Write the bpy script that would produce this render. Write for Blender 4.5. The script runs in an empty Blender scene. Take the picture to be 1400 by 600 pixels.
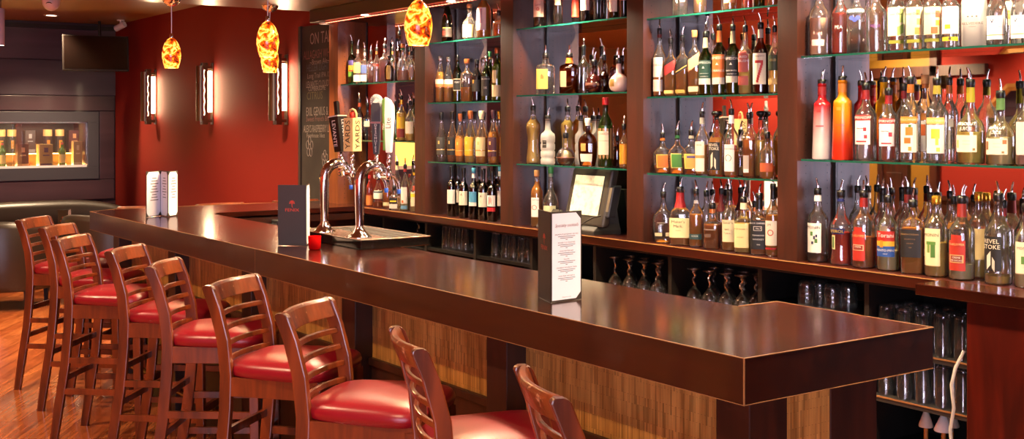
import bpy, math, random
from mathutils import Vector, Matrix
random.seed(7)
S = bpy.context.scene
COL = S.collection
PI = math.pi
# ------------------------------------------------------------------ camera
F, HC = 1594.5, 1.65                       # focal length in pixels of the 1400 px frame, eye height
TH = math.radians(35.085)
CC, SS = math.cos(TH), math.sin(TH)        # world x runs along the bar, y towards the bottle wall
cd = bpy.data.cameras.new('camera')
cam = bpy.data.objects.new('camera', cd); COL.objects.link(cam)
cam.location = (0, 0, HC); cam.rotation_euler = (PI/2, 0, math.atan2(CC, SS))
cd.sensor_width = 36; cd.lens = 36*F/1400; cd.shift_y = (167.4-300)/1400; cd.clip_start = .05
S.camera = cam
# ------------------------------------------------------------------ world, light, exposure
S.view_settings.view_transform = 'Standard'; S.view_settings.look = 'None'
S.view_settings.gamma = 1; S.view_settings.use_curve_mapping = False
S.view_settings.exposure = 1.44
W = bpy.data.worlds.new('world'); S.world = W; W.use_nodes = True
W.node_tree.nodes['Background'].inputs[0].default_value = (.55, .62, .8, 1)
W.node_tree.nodes['Background'].inputs[1].default_value = .3
S.cycles.max_bounces = 12; S.cycles.transparent_max_bounces = 40; S.cycles.transmission_bounces = 10
S.cycles.glossy_bounces = 6; S.cycles.diffuse_bounces = 4; S.cycles.sample_clamp_indirect = 4
S.cycles.caustics_reflective = False; S.cycles.caustics_refractive = False
WARM = (1, .70, .42)
def area(name, loc, size, power, color, target, size_y=None, spread=None):
    l = bpy.data.lights.new(name, 'AREA'); l.energy = power; l.color = color; l.size = size
    if size_y: l.shape = 'RECTANGLE'; l.size_y = size_y
    if spread: l.spread = spread
    o = bpy.data.objects.new(name, l); COL.objects.link(o); o.location = loc
    o.rotation_euler = (Vector(target)-Vector(loc)).to_track_quat('-Z', 'Y').to_euler()
    return o
def spot(name, loc, power, color=WARM, angle=110, blend=.8, target=None, r=.05):
    l = bpy.data.lights.new(name, 'SPOT'); l.energy = power; l.color = color
    l.spot_size = math.radians(angle); l.spot_blend = blend; l.shadow_soft_size = r
    o = bpy.data.objects.new(name, l); COL.objects.link(o); o.location = loc
    if target: o.rotation_euler = (Vector(target)-Vector(loc)).to_track_quat('-Z', 'Y').to_euler()
    return o
# daylight enters through the shop windows behind the camera
area('window_daylight', (2.35, -2.4, 1.6), 4.4, 150, (.82, .75, 1), (-4, .3, 1.1), 1.9)
P_CEIL, P_BAR, P_SHELF, P_LOUNGE = 130, 105, 52, 190

# ------------------------------------------------------------------ helpers
def pxz(X, Y, z):                           # point of the photograph at height z
    d = F*(z-HC)/(167.4-Y); r = (X-700)/F*d
    return (r*SS-d*CC, r*CC+d*SS)
def pxy(X, y):                              # x where a sight line meets the upright plane at y
    t = (X-700)/F; d = y/(t*CC+SS)
    return t*d*SS-d*CC
def depth(x, y): return -x*CC+y*SS
def H(h):
    h = h.lstrip('#'); c = [int(h[i:i+2], 16)/255 for i in (0, 2, 4)]
    return tuple((v/12.92 if v <= .04045 else ((v+.055)/1.055)**2.4) for v in c)
_mats = {}
def newmat(name):
    m = bpy.data.materials.new(name); m.use_nodes = True
    nt = m.node_tree; return m, nt, nt.nodes, nt.links
def M(col, rough=.5, metal=0, spec=.5, coat=0, emit=0, key=None):
    k = (col, rough, metal, spec, coat, emit)
    if k in _mats: return _mats[k]
    m, nt, N, L = newmat('paint_'+str(len(_mats)))
    b = N['Principled BSDF']; c = H(col) if isinstance(col, str) else col
    b.inputs['Base Color'].default_value = (*c, 1); b.inputs['Roughness'].default_value = rough
    b.inputs['Metallic'].default_value = metal; b.inputs['Specular IOR Level'].default_value = spec
    b.inputs['Coat Weight'].default_value = coat; b.inputs['Coat Roughness'].default_value = .08
    if emit:
        b.inputs['Emission Color'].default_value = (*c, 1); b.inputs['Emission Strength'].default_value = emit
    _mats[k] = m; return m
def noise(nt, scale, detail=4, stretch=(1, 1, 1), coord='Object'):
    N, L = nt.nodes, nt.links
    tc = N.new('ShaderNodeTexCoord'); mp = N.new('ShaderNodeMapping'); mp.inputs['Scale'].default_value = stretch
    no = N.new('ShaderNodeTexNoise'); no.inputs['Scale'].default_value = scale; no.inputs['Detail'].default_value = detail
    L.new(tc.outputs[coord], mp.inputs[0]); L.new(mp.outputs[0], no.inputs['Vector'])
    return no
def ramp(nt, src, stops):
    r = nt.nodes.new('ShaderNodeValToRGB'); e = r.color_ramp.elements
    while len(e) < len(stops): e.new(.5)
    for i, (p, c) in enumerate(stops):
        e[i].position = p; e[i].color = (*(H(c) if isinstance(c, str) else c), 1)
    nt.links.new(src, r.inputs[0]); return r
def wood(name, c1, c2, rough=.3, scale=6, stretch=(1, 1, .12), coat=.3, bump=.05):
    m, nt, N, L = newmat(name); b = N['Principled BSDF']
    n = noise(nt, scale, 6, stretch); n.inputs['Distortion'].default_value = .6
    r = ramp(nt, n.outputs[0], [(.3, c1), (.7, c2)]); L.new(r.outputs[0], b.inputs['Base Color'])
    n2 = noise(nt, 3, 5); r2 = N.new('ShaderNodeMapRange'); r2.inputs[3].default_value = rough*.75; r2.inputs[4].default_value = rough*1.4
    L.new(n2.outputs[0], r2.inputs[0]); L.new(r2.outputs[0], b.inputs['Roughness'])
    b.inputs['Coat Weight'].default_value = coat; b.inputs['Coat Roughness'].default_value = .12
    bp = N.new('ShaderNodeBump'); bp.inputs['Strength'].default_value = bump; bp.inputs['Distance'].default_value = .01
    L.new(n.outputs[0], bp.inputs['Height']); L.new(bp.outputs[0], b.inputs['Normal'])
    return m
def thinglass(name, tint=(.96, .98, .97), refl=1.0, rough=.0, body=0, bodycol=None):
    m, nt, N, L = newmat(name); N.remove(N['Principled BSDF'])
    t = N.new('ShaderNodeBsdfTransparent'); t.inputs[0].default_value = (*tint, 1)
    g = N.new('ShaderNodeBsdfGlossy'); g.inputs['Roughness'].default_value = rough; g.inputs[0].default_value = (1, 1, 1, 1)
    lw = N.new('ShaderNodeLayerWeight'); lw.inputs[0].default_value = .28
    mr = N.new('ShaderNodeMath'); mr.operation = 'MULTIPLY_ADD'; mr.inputs[1].default_value = .95*refl; mr.inputs[2].default_value = .06*refl; mr.use_clamp = True
    L.new(lw.outputs['Fresnel'], mr.inputs[0])
    mx = N.new('ShaderNodeMixShader'); L.new(mr.outputs[0], mx.inputs[0]); L.new(t.outputs[0], mx.inputs[1]); L.new(g.outputs[0], mx.inputs[2])
    out = mx
    if body:
        d = N.new('ShaderNodeBsdfDiffuse'); d.inputs[0].default_value = (*(bodycol or tint), 1)
        tr = N.new('ShaderNodeBsdfTranslucent'); tr.inputs[0].default_value = (*(bodycol or tint), 1)
        m1 = N.new('ShaderNodeMixShader'); m1.inputs[0].default_value = .5; L.new(d.outputs[0], m1.inputs[1]); L.new(tr.outputs[0], m1.inputs[2])
        m2 = N.new('ShaderNodeMixShader'); m2.inputs[0].default_value = body; L.new(mx.outputs[0], m2.inputs[1]); L.new(m1.outputs[0], m2.inputs[2]); out = m2
    L.new(out.outputs[0], N['Material Output'].inputs[0]); return m
def solidglass(name, col, rough=0, ior=1.36, body=.25):
    m, nt, N, L = newmat(name); N.remove(N['Principled BSDF'])
    g = N.new('ShaderNodeBsdfGlass'); g.inputs[0].default_value = (*col, 1); g.inputs['IOR'].default_value = ior; g.inputs['Roughness'].default_value = rough
    t = N.new('ShaderNodeBsdfTranslucent'); t.inputs[0].default_value = (*col, 1)
    df = N.new('ShaderNodeBsdfDiffuse'); df.inputs[0].default_value = (*col, 1)
    m0 = N.new('ShaderNodeMixShader'); m0.inputs[0].default_value = .72; L.new(t.outputs[0], m0.inputs[1]); L.new(df.outputs[0], m0.inputs[2])
    mx = N.new('ShaderNodeMixShader'); mx.inputs[0].default_value = body
    L.new(g.outputs[0], mx.inputs[1]); L.new(m0.outputs[0], mx.inputs[2]); L.new(mx.outputs[0], N['Material Output'].inputs[0]); return m

class MB:
    def __init__(s): s.v = []; s.f = []; s.m = []; s.sm = []
    def add(s, vs, fs, m=0, smooth=False):
        o = len(s.v); s.v += [tuple(p) for p in vs]
        for f in fs: s.f.append([i+o for i in f]); s.m.append(m); s.sm.append(smooth)
        return s
    def box(s, a, b, m=0, rot=None, c=None):
        x0, y0, z0 = a; x1, y1, z1 = b
        vs = [Vector(p) for p in ((x0,y0,z0),(x1,y0,z0),(x1,y1,z0),(x0,y1,z0),(x0,y0,z1),(x1,y0,z1),(x1,y1,z1),(x0,y1,z1))]
        if rot is not None:
            c = Vector(c) if c is not None else sum(vs, Vector())/8
            vs = [rot @ (p-c)+c for p in vs]
        return s.add(vs, [(3,2,1,0),(4,5,6,7),(0,1,5,4),(1,2,6,5),(2,3,7,6),(3,0,4,7)], m)
    def prism(s, poly, z0, z1, m=0, mt=None):
        n = len(poly); vs = [(x, y, z0) for x, y in poly]+[(x, y, z1) for x, y in poly]
        s.add(vs, [tuple(range(n))[::-1]]+[(i, (i+1) % n, n+(i+1) % n, n+i) for i in range(n)], m)
        return s.add([(x, y, z1) for x, y in poly], [tuple(range(n))], m if mt is None else mt)
    def rings(s, rings, m=0, smooth=True, cap0=True, cap1=True, closed=True):
        n = len(rings[0]); vs = [p for r in rings for p in r]; fs = []
        for k in range(len(rings)-1):
            for i in range(n if closed else n-1):
                j = (i+1) % n; fs.append((k*n+i, k*n+j, (k+1)*n+j, (k+1)*n+i))
        s.add(vs, fs, m, smooth)
        if cap0: s.add(rings[0], [tuple(range(n))[::-1]], m)
        if cap1: s.add(rings[-1], [tuple(range(n))], m)
        return s
    def lathe(s, prof, n=20, c=(0, 0, 0), m=0, smooth=True, caps=(True, True)):
        return s.rings([[(c[0]+r*math.cos(2*PI*i/n), c[1]+r*math.sin(2*PI*i/n), c[2]+z) for i in range(n)] for r, z in prof], m, smooth, *caps)
    def tube(s, pts, r, n=10, m=0, caps=True, flat=1.0):
        P = [Vector(p) for p in pts]; R = r if isinstance(r, (list, tuple)) else [r]*len(P); rings = []; up = None
        for i, p in enumerate(P):
            t = (P[min(i+1, len(P)-1)]-P[max(i-1, 0)]).normalized()
            if up is None: up = Vector((0, 0, 1)) if abs(t.z) < .9 else Vector((1, 0, 0))
            a = t.cross(up).normalized(); b = a.cross(t).normalized(); up = b
            rings.append([p+a*R[i]*math.cos(2*PI*k/n)+b*R[i]*flat*math.sin(2*PI*k/n) for k in range(n)])
        return s.rings(rings, m, True, caps, caps)
    def disc(s, c, r, n=12, m=0, axis=(0, 0, 1), smooth=False):
        q = Vector(axis).to_track_quat('Z', 'Y'); return s.add([Vector(c)+q @ Vector((r*math.cos(2*PI*i/n), r*math.sin(2*PI*i/n), 0)) for i in range(n)], [tuple(range(n))], m)
    def build(s, name, mats, parent=None, bevel=0, seg=2, mod=None, loc=None):
        me = bpy.data.meshes.new(name); me.from_pydata(s.v, [], s.f)
        if not isinstance(mats, (list, tuple)): mats = [mats]
        for mm in mats: me.materials.append(mm)
        me.polygons.foreach_set('material_index', s.m); me.polygons.foreach_set('use_smooth', s.sm)
        me.validate(); me.update()
        o = bpy.data.objects.new(name, me); COL.objects.link(o)
        if parent: o.parent = parent
        if loc: o.location = loc
        if bevel:
            w = o.modifiers.new('bevel', 'BEVEL'); w.width = bevel; w.segments = seg; w.limit_method = 'ANGLE'; w.angle_limit = math.radians(40); w.harden_normals = False
        return o
def tag(o, label=None, cat=None, group=None, kind=None):
    if label: o['label'] = label
    if cat: o['category'] = cat
    if group: o['group'] = group
    if kind: o['kind'] = kind
    return o
def empty(name, loc=(0, 0, 0), rz=0):
    o = bpy.data.objects.new(name, None); COL.objects.link(o); o.location = loc; o.rotation_euler = (0, 0, rz); o.empty_display_size = .1
    return o
def kids(o): return [c for c in bpy.data.objects if c.parent == o]
def dup(o, loc=None, rz=None, parent=None):
    c = o.copy(); COL.objects.link(c); c.parent = parent
    if loc is not None: c.location = loc
    if rz is not None: c.rotation_euler = (0, 0, rz)
    for ch in kids(o): dup(ch, parent=c)
    return c
_txt = {}
def textmesh(s, size=1.0, align='CENTER', shear=0):
    k = (s, align, shear)
    if k not in _txt:
        cu = bpy.data.curves.new('lettering', 'FONT'); cu.body = s; cu.size = 1; cu.align_x = align; cu.align_y = 'CENTER'; cu.resolution_u = 2; cu.shear = shear
        ob = bpy.data.objects.new('lettering', cu); COL.objects.link(ob)
        dg = bpy.context.evaluated_depsgraph_get(); me = bpy.data.meshes.new_from_object(ob.evaluated_get(dg))
        _txt[k] = ([tuple(v.co) for v in me.vertices], [tuple(p.vertices) for p in me.polygons])
        bpy.data.objects.remove(ob); bpy.data.curves.remove(cu); bpy.data.meshes.remove(me)
    V, Fc = _txt[k]; return [(x*size, y*size) for x, y, *_ in V], Fc
def flattext(mb, s, size, o, ux, uz, m, align='CENTER', shear=0, sx=1):
    V, Fc = textmesh(s, size, align, shear); o = Vector(o); ux = Vector(ux); uz = Vector(uz)
    mb.add([o+ux*x*sx+uz*y for x, y in V], Fc, m)

# ------------------------------------------------------------------ materials
MAH = wood('mahogany', '#210c05', '#3f190b', .42, 5, (3, 3, .35), .08)
MAHX = wood('mahogany_along', '#220a04', '#44170a', .3, 5, (.35, 3, 3), .4)
PARTN = wood('partition_wood', '#2c1110', '#40201c', .4, 5, (3, 3, .35), .2)
BAR = wood('bar_top_wood', '#200905', '#37130a', .14, 4, (.35, 2.2, 2.2), .3, .003)
FASC = wood('bar_fascia_wood', '#1b0804', '#2f1006', .3, 5, (.3, 3, 3), .4)
STOOLW = wood('stool_wood', '#3c1708', '#7c3615', .28, 9, (2, 2, .3), .25)
EDGE = M('#94663a', .55); BLK = M('#0b0a0a', .45); BLKS = M('#0a0807', .6)
CHROME = M('#e8e4e0', .07, 1); STEEL = M('#b8b2aa', .25, 1); BRONZE = M('#6b5942', .35, .9)
MIRROR = M((.86, .84, .82), .015, 1); SOFF = wood('soffit_wood', '#2a1207', '#42200d', .35, 4, (.3, 3, 3), .2)
RED = M('#761d13', .75, 0, .2)
GLASS = thinglass('clear_glass', (.97, .97, .96), 1.2, body=.022, bodycol=(.95, .92, .86))
def floor_mat():
    m, nt, N, L = newmat('floor_planks'); b = N['Principled BSDF']
    tc = N.new('ShaderNodeTexCoord'); mp = N.new('ShaderNodeMapping'); mp.inputs['Rotation'].default_value = (0, 0, .55)
    L.new(tc.outputs['Object'], mp.inputs[0])
    br = N.new('ShaderNodeTexBrick'); br.inputs['Scale'].default_value = 1; br.inputs['Brick Width'].default_value = 1.1; br.inputs['Row Height'].default_value = .105
    br.inputs['Mortar Size'].default_value = .0015; br.inputs['Color1'].default_value = (*H('#cf7a44'), 1); br.inputs['Color2'].default_value = (*H('#ab5830'), 1); br.inputs['Mortar'].default_value = (*H('#3a140a'), 1)
    L.new(mp.outputs[0], br.inputs['Vector'])
    mp2 = N.new('ShaderNodeMapping'); mp2.inputs['Scale'].default_value = (1.2, 14, 1); L.new(mp.outputs[0], mp2.inputs[0])
    no = N.new('ShaderNodeTexNoise'); no.inputs['Scale'].default_value = 2.5; no.inputs['Detail'].default_value = 8; L.new(mp2.outputs[0], no.inputs['Vector'])
    r = ramp(nt, no.outputs[0], [(.25, '#8a6a55'), (.75, '#ffffff')])
    mx = N.new('ShaderNodeMixRGB'); mx.blend_type = 'MULTIPLY'; mx.inputs[0].default_value = .85
    L.new(br.outputs[0], mx.inputs[1]); L.new(r.outputs[0], mx.inputs[2]); L.new(mx.outputs[0], b.inputs['Base Color'])
    b.inputs['Roughness'].default_value = .16; b.inputs['Coat Weight'].default_value = .3; b.inputs['Coat Roughness'].default_value = .08
    return m
def reed_mat():
    m, nt, N, L = newmat('reed_mosaic'); b = N['Principled BSDF']
    tc = N.new('ShaderNodeTexCoord'); sp = N.new('ShaderNodeSeparateXYZ'); L.new(tc.outputs['Object'], sp.inputs[0])
    ad = N.new('ShaderNodeMath'); ad.operation = 'ADD'; L.new(sp.outputs[0], ad.inputs[0]); L.new(sp.outputs[1], ad.inputs[1])
    cb = N.new('ShaderNodeCombineXYZ'); L.new(sp.outputs[2], cb.inputs[0]); L.new(ad.outputs[0], cb.inputs[1])
    br = N.new('ShaderNodeTexBrick'); br.inputs['Scale'].default_value = 1; br.inputs['Brick Width'].default_value = .07; br.inputs['Row Height'].default_value = .0065; br.inputs['Mortar Size'].default_value = .0004
    br.offset = .37; br.inputs['Bias'].default_value = -.5
    br.inputs['Color1'].default_value = (*H('#dca354'), 1); br.inputs['Color2'].default_value = (*H('#5e3818'), 1); br.inputs['Mortar'].default_value = (*H('#80562a'), 1)
    L.new(cb.outputs[0], br.inputs['Vector'])
    no = noise(nt, 30, 3, (1, 1, .1)); r = ramp(nt, no.outputs[0], [(.3, '#9a7a50'), (.7, '#ffffff')])
    mx = N.new('ShaderNodeMixRGB'); mx.blend_type = 'MULTIPLY'; mx.inputs[0].default_value = .7
    L.new(br.outputs[0], mx.inputs[1]); L.new(r.outputs[0], mx.inputs[2]); L.new(mx.outputs[0], b.inputs['Base Color'])
    b.inputs['Roughness'].default_value = .35; return m
REED = reed_mat()
def leather(name, col, rough=.35, bump=.15):
    m, nt, N, L = newmat(name); b = N['Principled BSDF']; b.inputs['Base Color'].default_value = (*H(col), 1)
    b.inputs['Roughness'].default_value = rough
    n = noise(nt, 160, 3); bp = N.new('ShaderNodeBump'); bp.inputs['Strength'].default_value = bump; bp.inputs['Distance'].default_value = .002
    L.new(n.outputs[0], bp.inputs['Height']); L.new(bp.outputs[0], b.inputs['Normal']); return m
VINYL = leather('red_vinyl', '#800c1a', .33, .1); LEATH = leather('dark_leather', '#2a2019', .38, .2)

# ------------------------------------------------------------------ room shell
XE, YB, YO, XN, ZC = -14.2, 4.15, -6.0, 2.5, 2.82
def struct(o, k='structure'): o['kind'] = k; return o
struct(MB().box((XE-.2, YO-.2, -.1), (XN+.2, YB+.2, 0)).build('floor', floor_mat()))
struct(MB().box((XE-.2, YO-.2, ZC), (XN+.2, YB+.2, ZC+.1)).build('ceiling', M('#8a6238', .35, 0, .5)))
struct(MB().box((XE-.2, YB, 0), (XN+.2, YB+.15, ZC)).build('wall_back', RED))
# opposite wall: red plaster with a yellow stretch, dark door frames and a dark rail
w = MB().box((XE, YO-.15, 0), (-11.2, YO, ZC), 1).box((-11.2, YO-.15, 0), (-9.73, YO, ZC), 1).box((-9.73, YO-.15, 0), (XN+.15, YO, ZC), 0)
w.box((-14.2, YO, 0), (-11.4, YO+.01, ZC), 0)
struct(w.build('wall_opposite', [RED, M('#7c5a12', .6)]))
d = MB().box((-10.50, YO, 0), (-10.14, YO+.05, 2.1))
for a, b in (((-10.58, YO, 0), (-10.50, YO+.09, 2.25)), ((-10.14, YO, 0), (-10.08, YO+.09, 2.25)), ((-10.58, YO, 2.1), (-10.08, YO+.09, 2.25))): d.box(a, b, 0)
d.box((-10.45, YO+.05, 1.1), (-10.19, YO+.062, 1.95)).box((-10.45, YO+.05, .2), (-10.19, YO+.062, .95))
struct(d.build('door_1', MAH, bevel=.006))
struct(MB().box((-9.6, YO, .0), (XN, YO+.04, .60)).box((-9.6, YO, .60), (XN, YO+.07, .66)).build('trim_1', MAH))
struct(MB().box((-9.73, YO, 0), (-9.62, YO+.08, ZC)).box((-12, YO, 2.28), (-8.9, YO+.08, 2.42)).build('trim_2', MAH))
g = empty('octagonal_mirror', (-8.42, YO+.0008, 1.67)); g['label'] = 'octagonal gilt framed mirror on the red wall, seen reflected behind the bottles'; g['category'] = 'mirror'
def _oct(r, y): return [(r*math.cos(PI/8+k*PI/4), y, r*math.sin(PI/8+k*PI/4)) for k in range(8)]
MB().rings([_oct(.52, 0), _oct(.52, .03), _oct(.47, .05), _oct(.42, .03), _oct(.42, 0)], 0, False, False, False).build('frame', M('#8a6030', .3, .6), g)
MB().add(_oct(.43, .012), [tuple(range(8))[::-1]], 0).build('mirror_glass', MIRROR, g)
# near wall with shop windows
nw = MB()
for y0, y1, z0, z1 in ((YO, YB, 0, .55), (YO, YB, 2.55, ZC), (YO, -4.9, .55, 2.55), (-3.3, -3.1, .55, 2.55), (-1.5, -1.3, .55, 2.55), (.3, YB, .55, 2.55)):
    nw.box((XN, y0, z0), (XN+.15, y1, z1))
struct(nw.build('wall_near', RED))
for i, y0 in enumerate((-4.9, -3.1, -1.3)):
    fr = MB()
    for a, b in (((y0, .55), (y0+.05, 2.55)), ((y0+1.55, .55), (y0+1.6, 2.55)), ((y0, .55), (y0+1.6, .6)), ((y0, 2.5), (y0+1.6, 2.55)), ((y0, 1.9), (y0+1.6, 1.94))):
        fr.box((XN+.03, a[0], a[1]), (XN+.1, b[0], b[1]))
    o = struct(fr.build('window_%d' % (i+1), BLK))
    MB().box((XN+.06, y0+.05, .6), (XN+.066, y0+1.55, 2.5)).build('pane', GLASS, o)
# end wall: purple-brown timber panels with mitred surround
PURP = wood('plum_panel', '#33222a', '#473038', .4, 3, (1, .3, 2), .15)
PURPB = wood('plum_panel_upper', '#3b2d38', '#4c3b48', .45, 3, (1, .3, 2), .15)
struct(MB().box((XE-.15, YO, 0), (XE, 1.9, ZC)).box((XE-.15, 3.822, 0), (XE, YB, ZC)).box((XE-.15, 1.9, 0), (XE, 3.822, 1.125)).box((XE-.15, 1.9, 1.653), (XE, 3.822, ZC)).build('wall_end', PURP))
pn = MB()
yy = [(-2.6, 1.15), (1.17, 2.79), (2.81, YB)]
for a, b in yy:
    pn.box((XE, a, 2.385), (XE+.02, b, 2.76), 1).box((XE, a, 1.97), (XE+.02, b, 2.375), 1)
    pn.box((XE, a, .0), (XE+.02, b, .72), 0)
pn.box((XE, 1.6, .74), (XE+.035, YB-.02, .97)).box((XE, 1.6, 1.79), (XE+.035, YB-.02, 1.96)).box((XE, 3.96, .975), (XE+.035, YB-.02, 1.785))
struct(pn.build('trim_3', [PURP, PURPB], bevel=.004))
struct(MB().box((XE, YO, 0), (XE+.012, -2.6, ZC)).build('trim_4', M('#7c5a12', .6)))
struct(MB().box((XE, -5.6, 0), (XE+.05, -5.0, 2.1)).box((XE, -3.4, 0), (XE+.05, -3.2, ZC)).box((XE, -4.9, 2.2), (XE+.05, -2.6, 2.35)).build('trim_5', MAH))
struct(MB().box((XE, -2.6, 2.74), (XE+.06, YB, 2.79)).build('trim_6', M('#1a100a', .5)))
# dropped ceiling over the bar and bulkhead over the bottle wall
DX, DZ, SZ = -7.72, 2.45, 2.36
poly = [(DX+.35, 1.0), (XN, 1.0), (XN, YB), (DX, YB), (DX, 1.35), (DX+.1, 1.1)]
BROWNC = M('#6a4c34', .28, .0, .6)
struct(MB().prism(poly, DZ, ZC).build('ceiling_drop', BROWNC, bevel=.01))
struct(MB().box((-7.64, 3.6, SZ), (-.9, YB, DZ)).build('trim_7', SOFF, bevel=.004))
# ------------------------------------------------------------------ bar counter
bt = empty('bar_counter'); tag(bt, 'long dark wooden U shaped bar counter with thick glossy top', 'bar counter')
X0, Y0 = -1.985, 2.08
top = [(X0, Y0), (X0, 2.825), (-2.555, 2.825), (-2.56, 2.655), (-7.02, 2.655), (-7.1, 2.72), (-7.1, 3.68), (-7.1, YB-.01), (-7.78, YB-.01), (-7.78, 2.27), (-7.66, Y0)]
ctr_ = Vector((-4.5, 2.4)); MB().prism(top, 1.05, 1.08).build('worktop', BAR, bt)
fas = MB(); ins = .03
def strip(pts, th, z0, z1, mb, m=0, close=False):
    P = [Vector((*p, 0)) for p in pts]; q = []
    for i, p in enumerate(P):
        ns = []
        if i > 0: t = (p-P[i-1]).normalized(); ns.append(Vector((-t.y, t.x, 0)))
        if i < len(P)-1: t = (P[i+1]-p).normalized(); ns.append(Vector((-t.y, t.x, 0)))
        n = sum(ns, Vector()).normalized(); q.append(p+n*th/max(.3, n.dot(ns[0])))
    mb.rings([[(p.x, p.y, z0), (p.x, p.y, z1), (k.x, k.y, z1), (k.x, k.y, z0)] for p, k in zip(P, q)], m, False)
def strip_old(pts, th, z0, z1, mb, m=0, close=False):
    for (a, b) in zip(pts[:-1], pts[1:]):
        a = Vector((*a, 0)); b = Vector((*b, 0)); t = (b-a).normalized(); n = Vector((-t.y, t.x, 0))*th
        mb.add([(p.x, p.y, z) for z in (z0, z1) for p in (a, b, b+n, a+n)], [(3,2,1,0),(4,5,6,7),(0,1,5,4),(1,2,6,5),(2,3,7,6),(3,0,4,7)], m)
outer = [(-7.78, YB-.01), (-7.78, 2.27), (-7.66, Y0), (X0, Y0), (X0, 2.825), (-2.555, 2.825), (-2.56, 2.655), (-7.02, 2.655), (-7.1, 2.72), (-7.1, YB-.01)]
outer_f = [(-7.781, YB-.01), (-7.781, 2.2695), (-7.6605, Y0-.001), (X0+.001, Y0-.001), (X0+.001, 2.826), (-2.556, 2.826)]
strip(outer_f, .03, .966, 1.0798, fas)
fas.build('fascia', FASC, bt)
fs2 = MB(); strip(outer[5:], .03, .995, 1.036, fs2); fs2.build('inner_fascia', FASC, bt)
ed = MB(); E = .0012
outer_g = [(-7.7825, YB-.01), (-7.7825, 2.269), (-7.661, Y0-.0025), (X0+.0025, Y0-.0025), (X0+.0025, 2.8275), (-2.556, 2.8275)]
for pts in (outer[:6],):
    strip(outer_g, .003, 1.0785, 1.0808, ed)
strip(outer_g, .003, .9650, .9668, ed)
ed.box((X0-.001, Y0-.0022, .966), (X0+.0022, Y0+.001, 1.08))
for jx in (-4.98,): ed.box((jx-.0006, Y0-.0016, .967), (jx+.0006, Y0, 1.078))
strip([(-2.555, 2.825), (-2.56, 2.655)], .003, 1.0775, 1.0812, ed)
o = ed.build('worn_edge', EDGE, bt); o['label'] = 'pale worn edge line'
# body: end posts, pilasters, reed panels, rails
YP, YF, XB = 2.29, 2.21, -2.09        # panel face, pilaster face, end face
pil = [(-2.21, -2.09), (-3.298, -3.178), (-4.38, -4.26), (-5.463, -5.343), (-6.545, -6.425), (-7.6, -7.48)]
body = MB().box((-7.55, 2.36, 0), (-2.2, 2.6, 1.03))
body.box((-7.6, 2.36, 0), (-7.3, YB-.02, 1.03))
body.build('carcass', MAH, bt)
for i, (a, b) in enumerate(pil):
    if i == 0: continue
    MB().box((a, YF, 0), (b, 2.36, 1.034)).build('pilaster', MAH, bt, bevel=.003)
for (a, _), (_, b) in zip(pil[:-1], pil[1:]):
    MB().box((b, YP, .683), (a, YP+.03, 1.034)).build('reed_panel', REED, bt)
    r = MB().box((b, YP-.02, .655), (a, YP+.03, .685)).box((b, YP-.005, .0), (a, YP+.03, .655)).box((b, YP-.02, 0), (a, YP+.02, .14))
    r.build('lower_panel', MAH, bt, bevel=.003)
# near end of the bar
MB().box((-2.21, 2.36, 0), (XB-.03, 2.72, 1.034)).build('end_carcass', MAH, bt)
MB().box((-2.12, 2.352, .2), (XB-.005, 2.525, 1.034)).build('reed_panel', REED, bt)
MB().box((-2.21, YF, 0), (XB, 2.352, 1.034)).build('end_post', MAH, bt, bevel=.003)
MB().box((-2.21, 2.525, 0), (XB, 2.72, 1.034)).build('end_post', MAH, bt, bevel=.003)
MB().tube([(-7.3, 2.12, .22), (-2.3, 2.12, .22)], .02, 12).build('foot_rail', M('#8a6a30', .25, 1), bt)
# lower ledge behind the bar
o = MB().box((-4.64, 2.66, 1.02), (-3.95, 2.735, 1.062)).build('back_ledge', wood('pale_ledge', '#5a3524', '#8a6048', .35, 8, (.3, 3, 3), .2), bt, bevel=.003)  # ledge wood paler than the bar top

# ------------------------------------------------------------------ back bar
bb = empty('back_bar'); tag(bb, 'dark wooden back bar with tall mirrored shelving bays behind the counter', 'back bar')
MB().box((-7.1, 3.68, 1.04), (-.9, 3.95, 1.08)).build('counter_top', MAHX, bb, bevel=.003)
MB().box((-7.1, 3.678, 1.078), (-.9, 3.6815, 1.0815)).build('worn_edge', EDGE, bb)
cab = MB().box((-7.1, 3.72, 1.025), (-.9, 4.1, 1.039)).box((-7.1, 4.08, 0), (-.9, 4.1, 1.03)).box((-7.1, 3.74, 0), (-2.95, 4.08, .55)).box((-7.1, 3.72, .0), (-7.05, 4.08, 1.03))
cab.build('cabinet', BLKS, bb)
DIV = [-7.07, -6.797, -6.252, -5.696, -5.137, -4.59, -4.034, -3.473, -2.918, -2.30]
for x in DIV: MB().box((x-.011, 3.735, 0), (x+.011, 4.08, 1.026)).build('divider', M('#171412', .5), bb)
BAYSH = {-6.797: .86, -6.252: .875, -5.696: .875, -5.137: .80, -4.59: .80, -4.034: .80, -3.473: .89}
for a, z in BAYSH.items():
    b = DIV[DIV.index(a)+1]
    MB().box((a+.011, 3.74, z-.018), (b-.011, 4.08, z)).build('cubby_shelf', BLK, bb)
for z in (.787, .60):
    MB().box((-2.907, 3.735, z-.022), (-2.311, 4.08, z)).build('cubby_shelf', M('#26221e', .6), bb)
    MB().box((-2.907, 3.732, z-.006), (-2.311, 3.736, z)).build('shelf_edge', EDGE, bb)
MB().box((-7.1, 3.93, 1.08), (-.9, 3.945, SZ)).build('mirror', MIRROR, bb)
colx = [(-7.528, -7.39), (-6.3275, -6.203), (-5.378, -5.257), (-4.30, -4.181), (-3.342, -3.236), (-1.6, -1.45)]
lit = wood('lit_column_wood', '#4a2210', '#7a3f1c', .4, 5, (3, 3, .35), .2)  # lighter mahogany: orange lamplight on the end column put into its colour
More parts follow.
